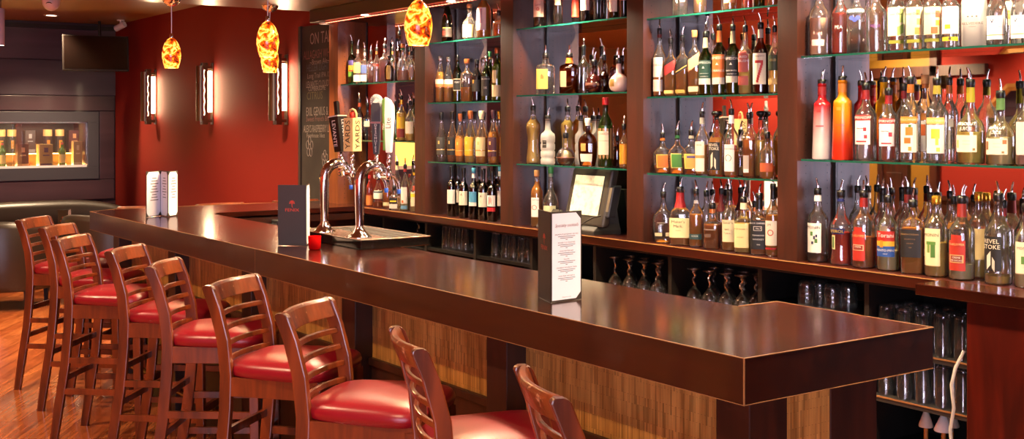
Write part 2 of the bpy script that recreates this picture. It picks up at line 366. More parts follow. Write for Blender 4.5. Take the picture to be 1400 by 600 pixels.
for i, (a, b) in enumerate(colx):
    m = MB().box((a, 3.70, 1.08 if i else 1.08), (b, 3.93, SZ), 0)
    z = 1.12
    while z < 2.34:
        for y in (3.752, 3.885):
            for sx, ax in ((b+.0006, (1, 0, 0)), (a-.0006, (-1, 0, 0))): m.disc((sx, y, z), .0028, 6, 1, ax)
        z += .032
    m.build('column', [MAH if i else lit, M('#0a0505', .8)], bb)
    if i < 5: MB().box((b, 3.922, 1.08), (b+.014, 3.9295, SZ)).build('mirror_trim', M('#0d0909', .4), bb)
GSH = thinglass('shelf_glass', (.86, .95, .90), 1.1)
GEDGE = M('#0f4a3c', .2, 0, .6, 0); 
bays = [(colx[i][1], colx[i+1][0]) for i in range(5)]
SHZ = {0: (1.53, 1.917), 1: (1.41, 1.772, 2.14), 2: (1.424, 1.80, 2.166), 3: (1.41, 1.772, 2.145), 4: (1.50, 1.922)}
for i, (a, b) in enumerate(bays):
    for z in SHZ[i]:
        m = MB().box((a+.004, 3.722, z-.008), (b-.004, 3.925, z-.001), 0).box((a+.004, 3.7195, z-.008), (b-.004, 3.722, z), 1)
        o = m.build('glass_shelf', [GSH, GEDGE], bb)
# red led strip under the bulkhead
ls = empty('led_strip', (0, 0, 0)); tag(ls, 'red dotted light strip under the bulkhead above the bottle shelves', 'light strip')
MB().box((-7.5, 3.655, SZ-.006), (-1.2, 3.668, SZ-.0005)).build('tape', M('#5a0a06', .5), ls)
dots = MB(); x = -7.49
while x < -1.2: dots.box((x, 3.656, SZ-.0085), (x+.012, 3.667, SZ-.006)); x += .036
o = dots.build('diode', M((1, .10, .05), .5, emit=7), ls); o['kind'] = 'stuff'
# side cabinet on the right with raised dark top
sc = empty('side_cabinet'); tag(sc, 'red-brown wooden service cabinet with dark top at the right end of the back bar', 'cabinet')
MB().box((-2.54, 3.515, 1.045), (-.7, 3.676, 1.0845)).build('worktop', BAR, sc, bevel=.003)
MB().box((-2.36, 3.55, 0), (-2.0, 3.675, 1.044)).build('side_panel', wood('cabinet_red_wood', '#2e0905', '#571408', .3, 5, (3, 3, .35), .4), sc, bevel=.002)
MB().box((-1.96, 3.56, 0), (-.8, 3.675, 1.044)).build('door', M('#1a0906', .4), sc, bevel=.002)
m = MB().tube([(pxy(1318, 3.6)+.0, 3.6, .86), (pxy(1311, 3.6), 3.58, .80), (pxy(1308, 3.6), 3.57, .74), (pxy(1310, 3.6), 3.575, .66), (pxy(1304, 3.6), 3.58, .58), (pxy(1307, 3.6), 3.58, .50), (pxy(1315, 3.6), 3.58, .30), (pxy(1315, 3.6), 3.58, .0)], .006, 8)
tag(m.build('power_cord', M('#b8b0a0', .5)), 'pale grey cord hanging beside the red-brown service cabinet', 'cord')

# ------------------------------------------------------------------ bottles
PROF = {
 'round': [(0,.9),(.012,.98),(.03,1),(.58,1),(.63,.96),(.68,.80),(.72,.58),(.76,.42),(.80,.36),(.965,.32),(.97,.38),(1,.38)],
 'slope': [(0,.92),(.015,1),(.48,1),(.55,.95),(.62,.80),(.69,.60),(.76,.44),(.83,.35),(.965,.32),(.97,.38),(1,.38)],
 'wine':  [(0,.92),(.015,1),(.58,1),(.63,.97),(.67,.82),(.70,.58),(.73,.42),(.77,.38),(.965,.35),(.97,.40),(1,.40)],
 'champ': [(0,.92),(.015,1),(.36,1),(.46,.92),(.58,.72),(.70,.48),(.8,.36),(.965,.32),(.97,.38),(1,.38)],
 'square':[(0,.92),(.012,1),(.60,1),(.64,.97),(.68,.82),(.71,.55),(.74,.42),(.80,.36),(.965,.33),(.97,.40),(1,.40)],
 'slab':  [(0,.92),(.012,1),(.68,1),(.73,.96),(.77,.78),(.79,.50),(.82,.38),(.965,.33),(.97,.40),(1,.40)],
 'cone':  [(0,.97),(.012,1),(.70,.86),(.735,.84),(.76,.66),(.785,.48),(.82,.42),(.965,.40),(.97,.44),(1,.44)],
 'flask': [(0,.74),(.015,.80),(.18,.93),(.40,1),(.50,.98),(.58,.88),(.64,.66),(.69,.40),(.74,.28),(.965,.22),(.97,.27),(1,.27)],
 'jd':    [(0,.94),(.012,1),(.56,1),(.60,.97),(.64,.82),(.67,.62),(.70,.48),(.75,.40),(.965,.36),(.97,.42),(1,.42)],
 'globe': [(0,.50),(.01,.56),(.06,.80),(.16,.96),(.28,1),(.40,.93),(.50,.74),(.56,.50),(.60,.32),(.66,.26),(.965,.24),(.97,.30),(1,.30)],
 'bell':  [(0,.84),(.015,.90),(.10,.93),(.40,1),(.48,.98),(.55,.82),(.62,.60),(.70,.42),(.78,.34),(.965,.32),(.97,.38),(1,.38)],
 'jug':   [(0,.92),(.015,1),(.40,1),(.47,.95),(.53,.80),(.58,.55),(.63,.36),(.68,.30),(.965,.27),(.97,.32),(1,.32)],
 'ripple':[(0,.90),(.02,1),(.11,1),(.14,.88),(.17,1),(.27,1),(.30,.88),(.33,1),(.43,1),(.46,.88),(.49,1),(.60,1),(.66,.92),(.70,.60),(.74,.42),(.80,.38),(.965,.36),(.97,.42),(1,.42)],
 'ornate':[(0,.95),(.02,1),(.10,.95),(.30,.78),(.50,.82),(.66,1),(.72,.98),(.77,.70),(.80,.48),(.84,.36),(.965,.32),(.97,.38),(1,.38)],
 'pinch': [(0,.94),(.015,1),(.08,.98),(.22,.84),(.44,.86),(.52,.98),(.58,.96),(.65,.66),(.72,.44),(.80,.34),(.965,.32),(.97,.38),(1,.38)],
}
SEC = {'square': (6, 1), 'slab': (5, .75), 'flask': (2.4, .52), 'jd': (5, 1)}   # exponent, depth over width
def rad(prof, f):
    for (a, r0), (b, r1) in zip(prof[:-1], prof[1:]):
        if f <= b: return r0+(r1-r0)*(f-a)/max(b-a, 1e-6)
    return prof[-1][1]
def seccoord(kind, R, f, r, ang, k=1.0):
    n, asp = SEC.get(kind, (2, 1)); q = min(1, max(0, (r-.45)/.35)); n = 2+(n-2)*q; asp = 1+(asp-1)*q
    c, s = math.cos(ang), math.sin(ang)
    if n > 2.05: m = (abs(c)**n+abs(s)**n)**(-1/n)
    else: m = 1
    e = (k-1)*R if k != 1.0 else 0
    rr = R*r*m
    return (c*(rr+e), s*(rr*asp+e))
LIQ = {'amber': (1, .42, .05), 'gold': (1, .68, .14), 'dark': (.30, .07, .02), 'brown': (.75, .22, .03), 'red': (.95, .06, .03), 'orange': (.95, .28, .06),
       'clear': (.97, .98, .98), 'yellow': (1, .84, .16), 'pale': (1, .90, .42), 'pink': (.96, .50, .42), 'wine': (.05, .01, .01), 'peach': (.97, .62, .42), 'green': (.3, .6, .2)}
_liq = {}
def liquid(c):
    if c not in _liq: _liq[c] = solidglass('liquor_'+c, LIQ[c], 0, 1.34, {'dark': .3, 'wine': .2, 'red': .45, 'brown': .5, 'amber': .5}.get(c, .6))
    return _liq[c]
_gl = {'clear': GLASS}
GT = {'green': (.25, .48, .14), 'dkgreen': (.10, .18, .05), 'brown': (.42, .20, .07), 'frost': (.9, .9, .88), 'blue': (.62, .86, .98), 'black': (.03, .03, .03), 'pinkg': (.98, .75, .72)}
def glassmat(c):
    if c not in _gl:
        if c == 'frost': _gl[c] = thinglass('glass_frost', (.8, .8, .78), .8, .2, .55, (.85, .83, .80))
        elif c == 'black': _gl[c] = M('#0c0a0a', .08, 0, .7)
        elif c == 'cirocred': _gl[c] = cgrad('fade_red', '#b01820', '#d8d0d0')
        elif c == 'cirocorange': _gl[c] = cgrad('fade_orange', '#e08a18', '#d8341c')
        elif c == 'cirocred2': _gl[c] = cgrad('fade_deep_red', '#b01018', '#c8a8a8')
        elif c == 'cirocyellow': _gl[c] = cgrad('fade_yellow', '#e8a818', '#d84018')
        elif c.startswith('#'): _gl[c] = M(c, .12, 0, .6, .3)
        else: _gl[c] = thinglass('glass_'+c, GT[c])
    return _gl[c]
def cgrad(name, top, bot):                  # sprayed colour fade of the bottle's own paint
    m, nt, N, L = newmat(name); b = N['Principled BSDF']
    tc = N.new('ShaderNodeTexCoord'); sp = N.new('ShaderNodeSeparateXYZ'); L.new(tc.outputs['Object'], sp.inputs[0])
    mr = N.new('ShaderNodeMapRange'); mr.inputs[1].default_value = .06; mr.inputs[2].default_value = .22; L.new(sp.outputs[2], mr.inputs[0])
    r = ramp(nt, mr.outputs[0], [(0, bot), (1, top)]); L.new(r.outputs[0], b.inputs['Base Color'])
    b.inputs['Roughness'].default_value = .18; b.inputs['Transmission Weight'].default_value = .35; return m
CAPM = {'black': M('#0c0b0b', .35), 'cork': M('#c08a55', .6), 'copper': M('#b5683a', .3, .7), 'gold': M('#d8a83c', .25, .9), 'red': M('#a0141a', .4), 'cream': M('#e6d3ac', .5),
        'white': M('#ece6dc', .5), 'green': M('#1e5a30', .45), 'purple': M('#3a1626', .4), 'orange': M('#d8761c', .5), 'yellow': M('#e6c41e', .5), 'silver': STEEL, 'blue': M('#4a96b8', .5),
        'navy': M('#141c3a', .4), 'tan': M('#b0844e', .6)}
def capm(c): return CAPM[c] if c in CAPM else M(c, .5)
NB = {}
BLIM = [None]
def bottle(name, cx, wpx, toppx, y, z, kind, glass='clear', liq=None, fill=0, bands=(), texts=(), close='p', foil=None, label='', group=None, yaw=None, cat='bottle', hz=None):
    x = pxy(cx, y); d = depth(x, y); R = wpx*d/F/2
    Ht = (HC+(167.4-toppx)*d/F-z) if hz is None else hz
    Hb = Ht-(.058 if close == 'p' else 0) - (.0 if close != 'stopper' else .03)
    prof = PROF[kind]; n = 24
    R = min(R, .05)
    if BLIM[0]: x = max(BLIM[0][0]+R+.004, min(BLIM[0][1]-R-.004, x))
    if yaw is None: yaw = math.atan2(-y, -x)+PI/2 - math.radians(11+random.uniform(-6, 6)) if kind != 'flask' else math.atan2(-y, -x)+PI/2-math.radians(10)
    b = empty(name, (x, y, z+.0005), yaw); tag(b, label, cat, group)
    opaque = glass in ('black',) or glass.startswith('#') or glass.startswith('ciroc')
    def ringz(f, k=1.0, sc=1.0):
        r = rad(prof, f)*sc
        return [(*seccoord(kind, R, f, r, 2*PI*i/n, k), f*Hb) for i in range(n)]
    g = MB(); g.rings([ringz(f) for f, _ in prof], 0, True, True, False)
    # thick glass foot
    g.build('glass_body', glassmat(glass), b)
    if liq and liq != 'clear' and not opaque and fill > .03:
        fs = [f for f, _ in prof if .02 < f < fill-.01]
        rs = [ringz(.018, 1, .90)]+[ringz(f, 1, .93) for f in fs]+[ringz(fill, 1, .93)]
        MB().rings(rs, 0, True).build('liquor', liquid(liq), b)
    if bands:
        lb = MB(); mats = []
        def slot(c):
            mm = M(tuple(v*.72 for v in H(c)), .55)
            if mm not in mats: mats.append(mm)
            return mats.index(mm)
        for q, bd in enumerate(bands):
            z0, z1, c, ha = bd[:4]; off = bd[4] if len(bd) > 4 else 0; sl = bd[5] if len(bd) > 5 else 0
            k = 1.02+.006*min(q, 4)+.0004*q; nn = 12; rs = []
            for st in range(5):
                row = []
                for i in range(nn+1):
                    a = -PI/2+math.radians(off)+math.radians(ha)*(2*i/nn-1)
                    f = z0+(z1-z0)*st/4+sl*(i/nn-.5)
                    px_, py_ = seccoord(kind, R, f, rad(prof, min(max(f, 0), 1)), a, k)
                    row.append((px_, py_, f*Hb))
                rs.append(row)
            lb.rings(rs, slot(c), True, False, False, False)
        for t in texts:
            s, f, size, c = t[:4]; dx = t[4] if len(t) > 4 else 0
            V, Fc = textmesh(s, size*Hb); vs = []
            for tx, tz in V:
                ff = f+tz/Hb; r = rad(prof, min(max(ff, 0), 1)); a = -PI/2+(tx+dx*R)/max(R*r, .004)
                px_, py_ = seccoord(kind, R, ff, r, max(-PI/2-1.25, min(-PI/2+1.25, a)), 1.045+.006*min(len(bands), 4)); vs.append((px_, py_, ff*Hb))
            lb.add(vs, Fc, slot(c))
        lb.build('label', mats, b)
    rn = R*prof[-1][1]
    if foil:
        f0, fc = ((foil[0]+(.05 if foil[0] > .7 else 0), foil[1]) if isinstance(foil, tuple) else (.855, foil))
        rs = [[(*seccoord(kind, R, f, rad(prof, f), 2*PI*i/n, 1.02), f*Hb) for i in range(n)] for f in (f0, (f0+.96)/2, .958)]
        MB().rings(rs, 0, True, False, False).build('neck_band', (capm(fc) if fc in CAPM and fc not in ('red', 'orange', 'yellow', 'green') else M(tuple(v*.55 for v in H(fc if fc[0] == '#' else {'red': '#a8141c', 'orange': '#e07a20', 'yellow': '#e6c41e', 'green': '#2a7a40', 'tan': '#b0844e'}.get(fc, '#a8a8a8'))), .5)), b)
    if close == 'p':
        rr = min(max(rn, .010), .017); q = random.uniform(0, 6.28)
        p = MB().lathe([(rr*.9, -.012), (rr*1.02, -.004), (rr*1.05, .004), (rr*.98, .016), (rr*.6, .018)], 14, (0, 0, Hb), 0)
        tx, ty = .006*math.cos(q), .006*math.sin(q)
        p.tube([(0, 0, Hb+.014), (0, 0, Hb+.026), (tx*.4, ty*.4, Hb+.040), (tx*1.6, ty*1.6, Hb+.058)], [.0052, .005, .0042, .0032], 8, 1)
        p.build('pourer', [CAPM['black'], CHROME], b)
    elif close == 'stopper':
        MB().lathe([(rn*.7, -.01), (rn*.8, .006), (rn*1.5, .010), (rn*1.9, .02), (rn*1.5, .03), (0.001, .031)], 16, (0, 0, Hb)).build('stopper', CAPM['black'], b)
    elif close:
        rs = [(rn*1.12, Hb*.90), (rn*1.15, Hb*.905), (rn*1.15, Hb-.001), (rn*1.0, Hb+.002), (rn*.2, Hb+.002)]
        MB().lathe([(r_, z_) for r_, z_ in rs], 16, (0, 0, 0)).build('cap', capm(close), b)
    return b
CRM, WHT, INK = '#e9dcb8', '#e8e4dc', '#2a1c14'
FR, BK = 3.772, 3.868
LB = {0: 'leftmost bay', 1: 'second bay', 2: 'register bay', 3: 'fourth bay', 4: 'wide right bay'}
LS = ['on counter of', 'on lower shelf of', 'on middle shelf of', 'on top shelf of']
def shelf(bay, lev, items):
    z = (1.0805 if lev == 0 else SHZ[bay][lev-1]+.0005)
    BLIM[0] = bays[bay]; nsh = len(SHZ[bay]); sh = LS[lev] if nsh == 3 or lev == 0 else ('on lower shelf of' if lev == 1 else 'on upper shelf of')
    for it in items:
        cx, w, top, kind, desc = it[:5]; o = dict(it[5]) if len(it) > 5 else {}
        y = BK if o.pop('back', 0) else FR
        if kind in ('flask', 'slab'): y = y-.004
        y = o.pop('y', y)
        where = sh+' '+LB[bay]
        nm = o.pop('name', 'liquor_bottle')
        bottle(nm, cx, w, top, y, z, kind, label=desc+' '+where, group='bottles '+where, **o)
def B(**k): return k
# wide right bay
shelf(4, 2, [
 (1120, 27, -36, 'round', 'blush pink bottle with small white patch', B(liq='peach', fill=.55, bands=[(.14,.23,'#e8c8c0',38)], texts=[('Rosé', .32, .07, '#e8b0a0')])),
 (1149, 24, -36, 'round', 'bright red filled bottle', B(liq='red', fill=.62, bands=[(.62,.622,'#d03030',3)], texts=[('PEA', .40, .07, WHT)])),
 (1171, 24, -36, 'square', 'clear bottle with dark top band and berries', B(liq='clear', fill=.6, bands=[(.60,.68,'#20242c',55)], texts=[('SMIRNOFF', .64, .065, WHT), ('●●', .53, .09, '#3a4a9a'), ('●', .50, .09, '#2c3a88')])),
 (1198, 28, -36, 'round', 'clear bottle with purple letters', B(liq='clear', fill=.5, bands=[(.62,.622,'#cccccc',3)], texts=[('PEAR', .40, .07, '#7a3a8a')])),
 (1226, 25, -46, 'round', 'tall clear bottle with green leaf and cucumber label', B(liq='clear', fill=.3, bands=[(.21,.62,'#ece4b4',60), (.23,.36,'#8aa84a',20,28,.05), (.40,.60,'#a8bc5a',12,34), (.10,.15,'#8a8a20',48)], texts=[('Ketel One', .52, .045, INK, -.1)])),
 (1251, 25, -46, 'round', 'tall clear bottle with peach blossom label', B(liq='clear', fill=.3, bands=[(.21,.62,'#efd8a8',60), (.22,.32,'#e8883a',16,20), (.36,.45,'#e8a058',14,30), (.50,.58,'#e09048',12,24), (.10,.15,'#8a8a20',48)], texts=[('Ketel One', .52, .045, INK, -.25)])),
 (1276, 25, -46, 'round', 'tall clear bottle with orange and grapefruit label', B(liq='clear', fill=.3, bands=[(.21,.62,'#f0d8a4',60), (.22,.32,'#e2582a',20,16), (.34,.42,'#e8a030',14,38), (.46,.56,'#d85a38',14,36), (.10,.15,'#7a7a18',48)], texts=[('Ketel One', .52, .045, INK, -.1)])),
 (1300, 25, -46, 'round', 'tall clear bottle with white label and yellow lemon', B(liq='clear', fill=.3, bands=[(.21,.62,'#ece6e0',56), (.28,.35,'#e8c41c',18,-14), (.10,.16,'#e4bc1a',50)], texts=[('Ketel One', .48, .05, INK, 0), ('●', .13, .06, '#4a4028')])),
 (1332, 31, -46, 'slab', 'frosted flat bottle with palace windows', B(glass='frost', bands=[(.60,.602,'#b0a898',3)], texts=[('▪ ▪ ▪', .46, .07, '#5a5248'), ('BELVEDERE', .35, .055, '#5a5248'), ('VODKA', .30, .028, '#5a5248')])),
 (1363, 28, -50, 'slope', 'clear bottle with white label and flying blue bird', B(liq='clear', fill=.5, bands=[(.08,.44,'#f0e8dc',52), (.14,.155,'#d8884a',52)], texts=[('v', .37, .14, '#26305a', -.25), ('~', .39, .09, '#26305a', .05), ('GREY GOOSE', .27, .03, INK)])),
 (1396, 27, -50, 'slope', 'clear blue bird bottle by the frame edge', B(liq='clear', fill=.5, bands=[(.08,.44,'#f0e8dc',52), (.14,.155,'#d8884a',52)], texts=[('v', .37, .14, '#26305a', -.25), ('~', .39, .09, '#26305a', .05), ('GREY GOOSE', .27, .03, INK)])),
 (1380, 20, -40, 'slope', 'orange fruit labelled bottle behind the bird bottles', B(liq='clear', fill=.4, back=1, bands=[(.35,.75,'#e8d0a8',55), (.45,.6,'#d88a3a',20)])),
])
shelf(4, 1, [
 (1124, 27, 95, 'cone', 'tapered bottle fading from red to frosted white', B(glass='cirocred', foil=(.80,'red'), bands=[(.62,.66,'#d02020',14,-16), (.43,.445,'#c03038',26,-10)])),
 (1152, 29, 90, 'cone', 'tapered bottle fading from orange to red', B(glass='cirocorange', foil=(.80,'orange'), bands=[(.62,.66,'#b88a20',14,-16), (.43,.445,'#c84018',26,-10)])),
 (1178, 24, 96, 'cone', 'deep red tapered bottle half hidden', B(glass='cirocred2', back=1)),
 (1184, 29, 99, 'round', 'clear red-necked bottle with mustache label, left one', B(liq='clear', fill=.40, foil=(.78,'red'), bands=[(.22,.62,'#ece4e0',48,-14), (.545,.62,'#b8201c',48,-14), (.40,.45,'#c02030',8,6), (.30,.35,'#c02030',8,10), (.25,.27,'#c02030',30,-16)], texts=[('SMIRNOFF', .58, .055, WHT, -.2), ('~~', .44, .10, '#7a3020', -.3)])),
 (1208, 24, 91, 'cone', 'yellow to orange tapered bottle half hidden', B(glass='cirocyellow', back=1)),
 (1215, 27, 106, 'round', 'clear red-necked bottle with raspberry label, right one', B(liq='clear', fill=.40, foil=(.78,'red'), bands=[(.22,.62,'#ece4e0',48,-10), (.545,.62,'#b8201c',48,-10), (.36,.42,'#b83048',10,14), (.25,.27,'#c02030',30,-10)], texts=[('SMIRNOFF', .58, .055, WHT, -.15), ('~~', .44, .10, '#7a3020', -.3)])),
 (1236, 24, 100, 'round', 'clear bottle with dark red neck standing behind', B(liq='clear', fill=.3, back=1, foil='red')),
 (1245, 27, 90, 'round', 'clear bottle with orange fruit label and orange neck', B(liq='clear', fill=.3, foil='orange', bands=[(.12,.47,'#efe8dc',50,-8), (.48,.56,'#e08a28',52,-8), (.33,.43,'#e07a20',20,0), (.23,.30,'#d86a18',18,-10), (.14,.19,'#d89038',9,4), (.43,.46,'#3a7a2a',8,4)], texts=[('STOLICHNAYA', .52, .038, '#f0e0c0', -.1)])),
 (1265, 26, 103, 'round', 'clear bottle with cork and orange neck band behind', B(liq='clear', fill=.3, back=1, close='cork', foil=(.80,'orange'), bands=[(.12,.47,'#efe8dc',50), (.48,.56,'#e08a28',52), (.30,.43,'#e06a20',18,-6)])),
 (1281, 29, 91, 'round', 'clear bottle with yellow vanilla flower label', B(liq='clear', fill=.3, foil=(.80,'#e8c84a'), bands=[(.12,.47,'#f0eadc',50,-4), (.48,.56,'#e4c06a',52,-4), (.30,.42,'#dcc43c',22,0), (.22,.32,'#c8cc50',8,8), (.14,.19,'#e0c050',9,14)], texts=[('STOLICHNAYA', .52, .038, '#f4e8c8', -.1)])),
 (1298, 23, 91, 'round', 'clear bottle with orange neck seen from behind', B(liq='clear', fill=.35, back=1, foil='orange', bands=[(.44,.54,'#d8c8b8',40), (.16,.40,'#b8a8a0',20)])),
 (1327, 37, 93, 'jug', 'big juice vodka bottle, darker yellow, left of two', B(liq='yellow', fill=.40, bands=[(.15,.36,'#f0e6cc',48,-12), (.20,.30,'#c8a860',7,-48), (.17,.20,'#8a6a30',5,24)], texts=[('ABSOLUT', .50, .052, '#f4f0e0', -.15), ('JUICE', .44, .062, '#f4f0e0', -.15), ('~~~~', .29, .04, '#a08a60', -.1), ('~~~~', .25, .04, '#a08a60', -.1)], foil=(.72,'#d8c02c'))),
 (1368, 38, 108, 'jug', 'big juice vodka bottle, paler yellow, right of two', B(liq='pale', fill=.40, bands=[(.15,.38,'#f0e6cc',48,-6), (.22,.34,'#8a5a34',8,-44), (.30,.36,'#a87040',8,30), (.17,.20,'#8a6a30',5,24)], texts=[('ABSOLUT', .53, .055, '#f4f0e0', -.1), ('JUICE', .465, .065, '#f4f0e0', -.1), ('~~~~', .31, .04, '#a08a60', 0), ('~~~~', .26, .04, '#a08a60', 0)], foil=(.74,'#6a9a50'))),
 (1403, 28, 104, 'round', 'pale pink labelled bottle by the frame edge', B(liq='peach', fill=.3, bands=[(.15,.6,'#e8d0c8',55)])),
])
shelf(4, 0, [
 (1112, 28, 243, 'round', 'clear syrup bottle with blueberry label', B(liq='dark', fill=.10, foil=(.82,'white'), bands=[(.14,.56,'#ece6da',44,-20), (.38,.44,'#4a7a34',8,-30), (.28,.34,'#4a7a34',8,-4), (.33,.38,'#2a2c50',5,-14), (.26,.30,'#2a2c50',6,-24), (.36,.40,'#2a2c50',5,-2)], texts=[('MONIN', .50, .06, INK, -.35)])),
 (1150, 29, 246, 'pinch', 'waisted bottle of orange-red aperitif with blue label', B(liq='red', fill=.46, bands=[(.44,.52,'#1c2c6a',52,-20), (.22,.42,'#e8dca0',16,-42), (.24,.40,'#4a7a3a',8,-42), (.90,.94,'#202c78',60)], texts=[('APEROL', .48, .065, '#e8c43a', -.3)])),
 (1173, 25, 240, 'round', 'nearly empty clear bottle standing behind', B(liq='clear', fill=.12, back=1)),
 (1181, 31, 246, 'round', 'clear bottle of dark liqueur with arched red label', B(liq='brown', fill=.42, foil=(.78,'#b02018'), bands=[(.10,.50,'#b52a1c',36,-18), (.50,.56,'#b52a1c',22,-18), (.24,.32,'#d8b890',30,-18), (.25,.31,'#8a3020',26,-18)], texts=[('CREME', .29, .03, WHT, -.3), ('DeKUYPER', .44, .045, '#e0b070', -.3)])),
 (1207, 24, 243, 'round', 'red-filled bottle standing behind', B(liq='red', fill=.5, back=1, bands=[(.4,.55,'#d8c8b0',40)], foil=(.82,'black'))),
 (1214, 29, 252, 'round', 'mint syrup bottle with red, yellow and blue label', B(liq='pale', fill=.28, bands=[(.40,.56,'#b82418',54,-10), (.34,.42,'#dca828',54,-10), (.20,.35,'#1f4c9a',54,-10), (.33,.43,'#d88a20',9,-26)], texts=[('Torani', .50, .085, WHT, -.1), ('MENTO-MINT', .29, .045, WHT, -.1), ('SYRUP', .24, .02, WHT, -.1)])),
 (1241, 27, 241, 'round', 'red-filled bottle with red striped neck behind', B(liq='red', fill=.42, back=1, foil=(.80,'#b83028'))),
 (1248, 30, 258, 'slab', 'square shouldered amber bottle with black label', B(liq='amber', fill=.66, yaw=None, bands=[(.24,.64,'#14100e',50,-8)], texts=[('PEACH COGNAC', .57, .028, '#b08a50', -.1), ('BEURRE NOIR', .50, .022, '#8a6a40', -.1), ('LIQUEUR', .44, .022, '#8a6a40', -.1), ('1880', .38, .022, '#8a6a40', -.1)])),
 (1272, 22, 248, 'round', 'clear bottle with blue and white label behind', B(liq='clear', fill=.3, back=1, bands=[(.3,.5,'#2a3a6a',50), (.2,.3,'#d8d4cc',50)])),
 (1280, 30, 268, 'round', 'gold capped syrup bottle with green herb label', B(liq='gold', fill=.42, close='gold', bands=[(.14,.60,'#e8d9a8',46,-14), (.24,.42,'#4a7a34',12,-4), (.40,.44,'#5a8a3a',26,-16), (.30,.40,'#7a9a4a',8,-28)], texts=[('MONIN', .52, .055, INK, -.25)])),
 (1304, 20, 253, 'round', 'slim amber bottle with wide black band behind', B(liq='amber', fill=.7, back=1, bands=[(.3,.62,'#1a120e',70)])),
 (1315, 34, 252, 'round', 'cream liqueur bottle with arched red label and white plaque', B(liq='pale', fill=.20, foil=(.74,'#b03020'), bands=[(.12,.50,'#b02c1a',42,-14), (.50,.57,'#b02c1a',26,-14), (.22,.32,'#d8b070',34,-14), (.23,.31,'#8a3a28',28,-14)], texts=[('CREME', .285, .032, WHT, -.2), ('DE CACAO', .25, .028, WHT, -.2), ('DeKUYPER', .45, .04, '#e8c080', -.2)])),
 (1338, 27, 263, 'round', 'gold capped bottle with pale yellow label behind', B(liq='gold', fill=.34, back=1, close='gold', bands=[(.22,.58,'#d8c080',50)])),
 (1365, 36, 248, 'round', 'clear bottle with black and white bird label at right', B(liq='gold', fill=.10, bands=[(.16,.56,'#161210',44,-24), (.20,.36,'#d8d0bc',10,-34,.06), (.17,.30,'#c8c0ac',6,-12,-.05)], texts=[('REVEL', .50, .07, '#efe4c8', -.42), ('STOKE', .435, .07, '#efe4c8', -.42)])),
 (1372, 24, 258, 'round', 'clear red-necked bottle at the far right behind', B(liq='clear', fill=.3, back=1, foil='red')),
 (1402, 28, 300, 'round', 'syrup bottle with leaf label by the frame edge', B(liq='pale', fill=.5, close='p', hz=.33, bands=[(.18,.58,'#ece0c0',50), (.3,.4,'#5a8a3a',12)], texts=[('MONIN', .5, .05, INK)])),
])
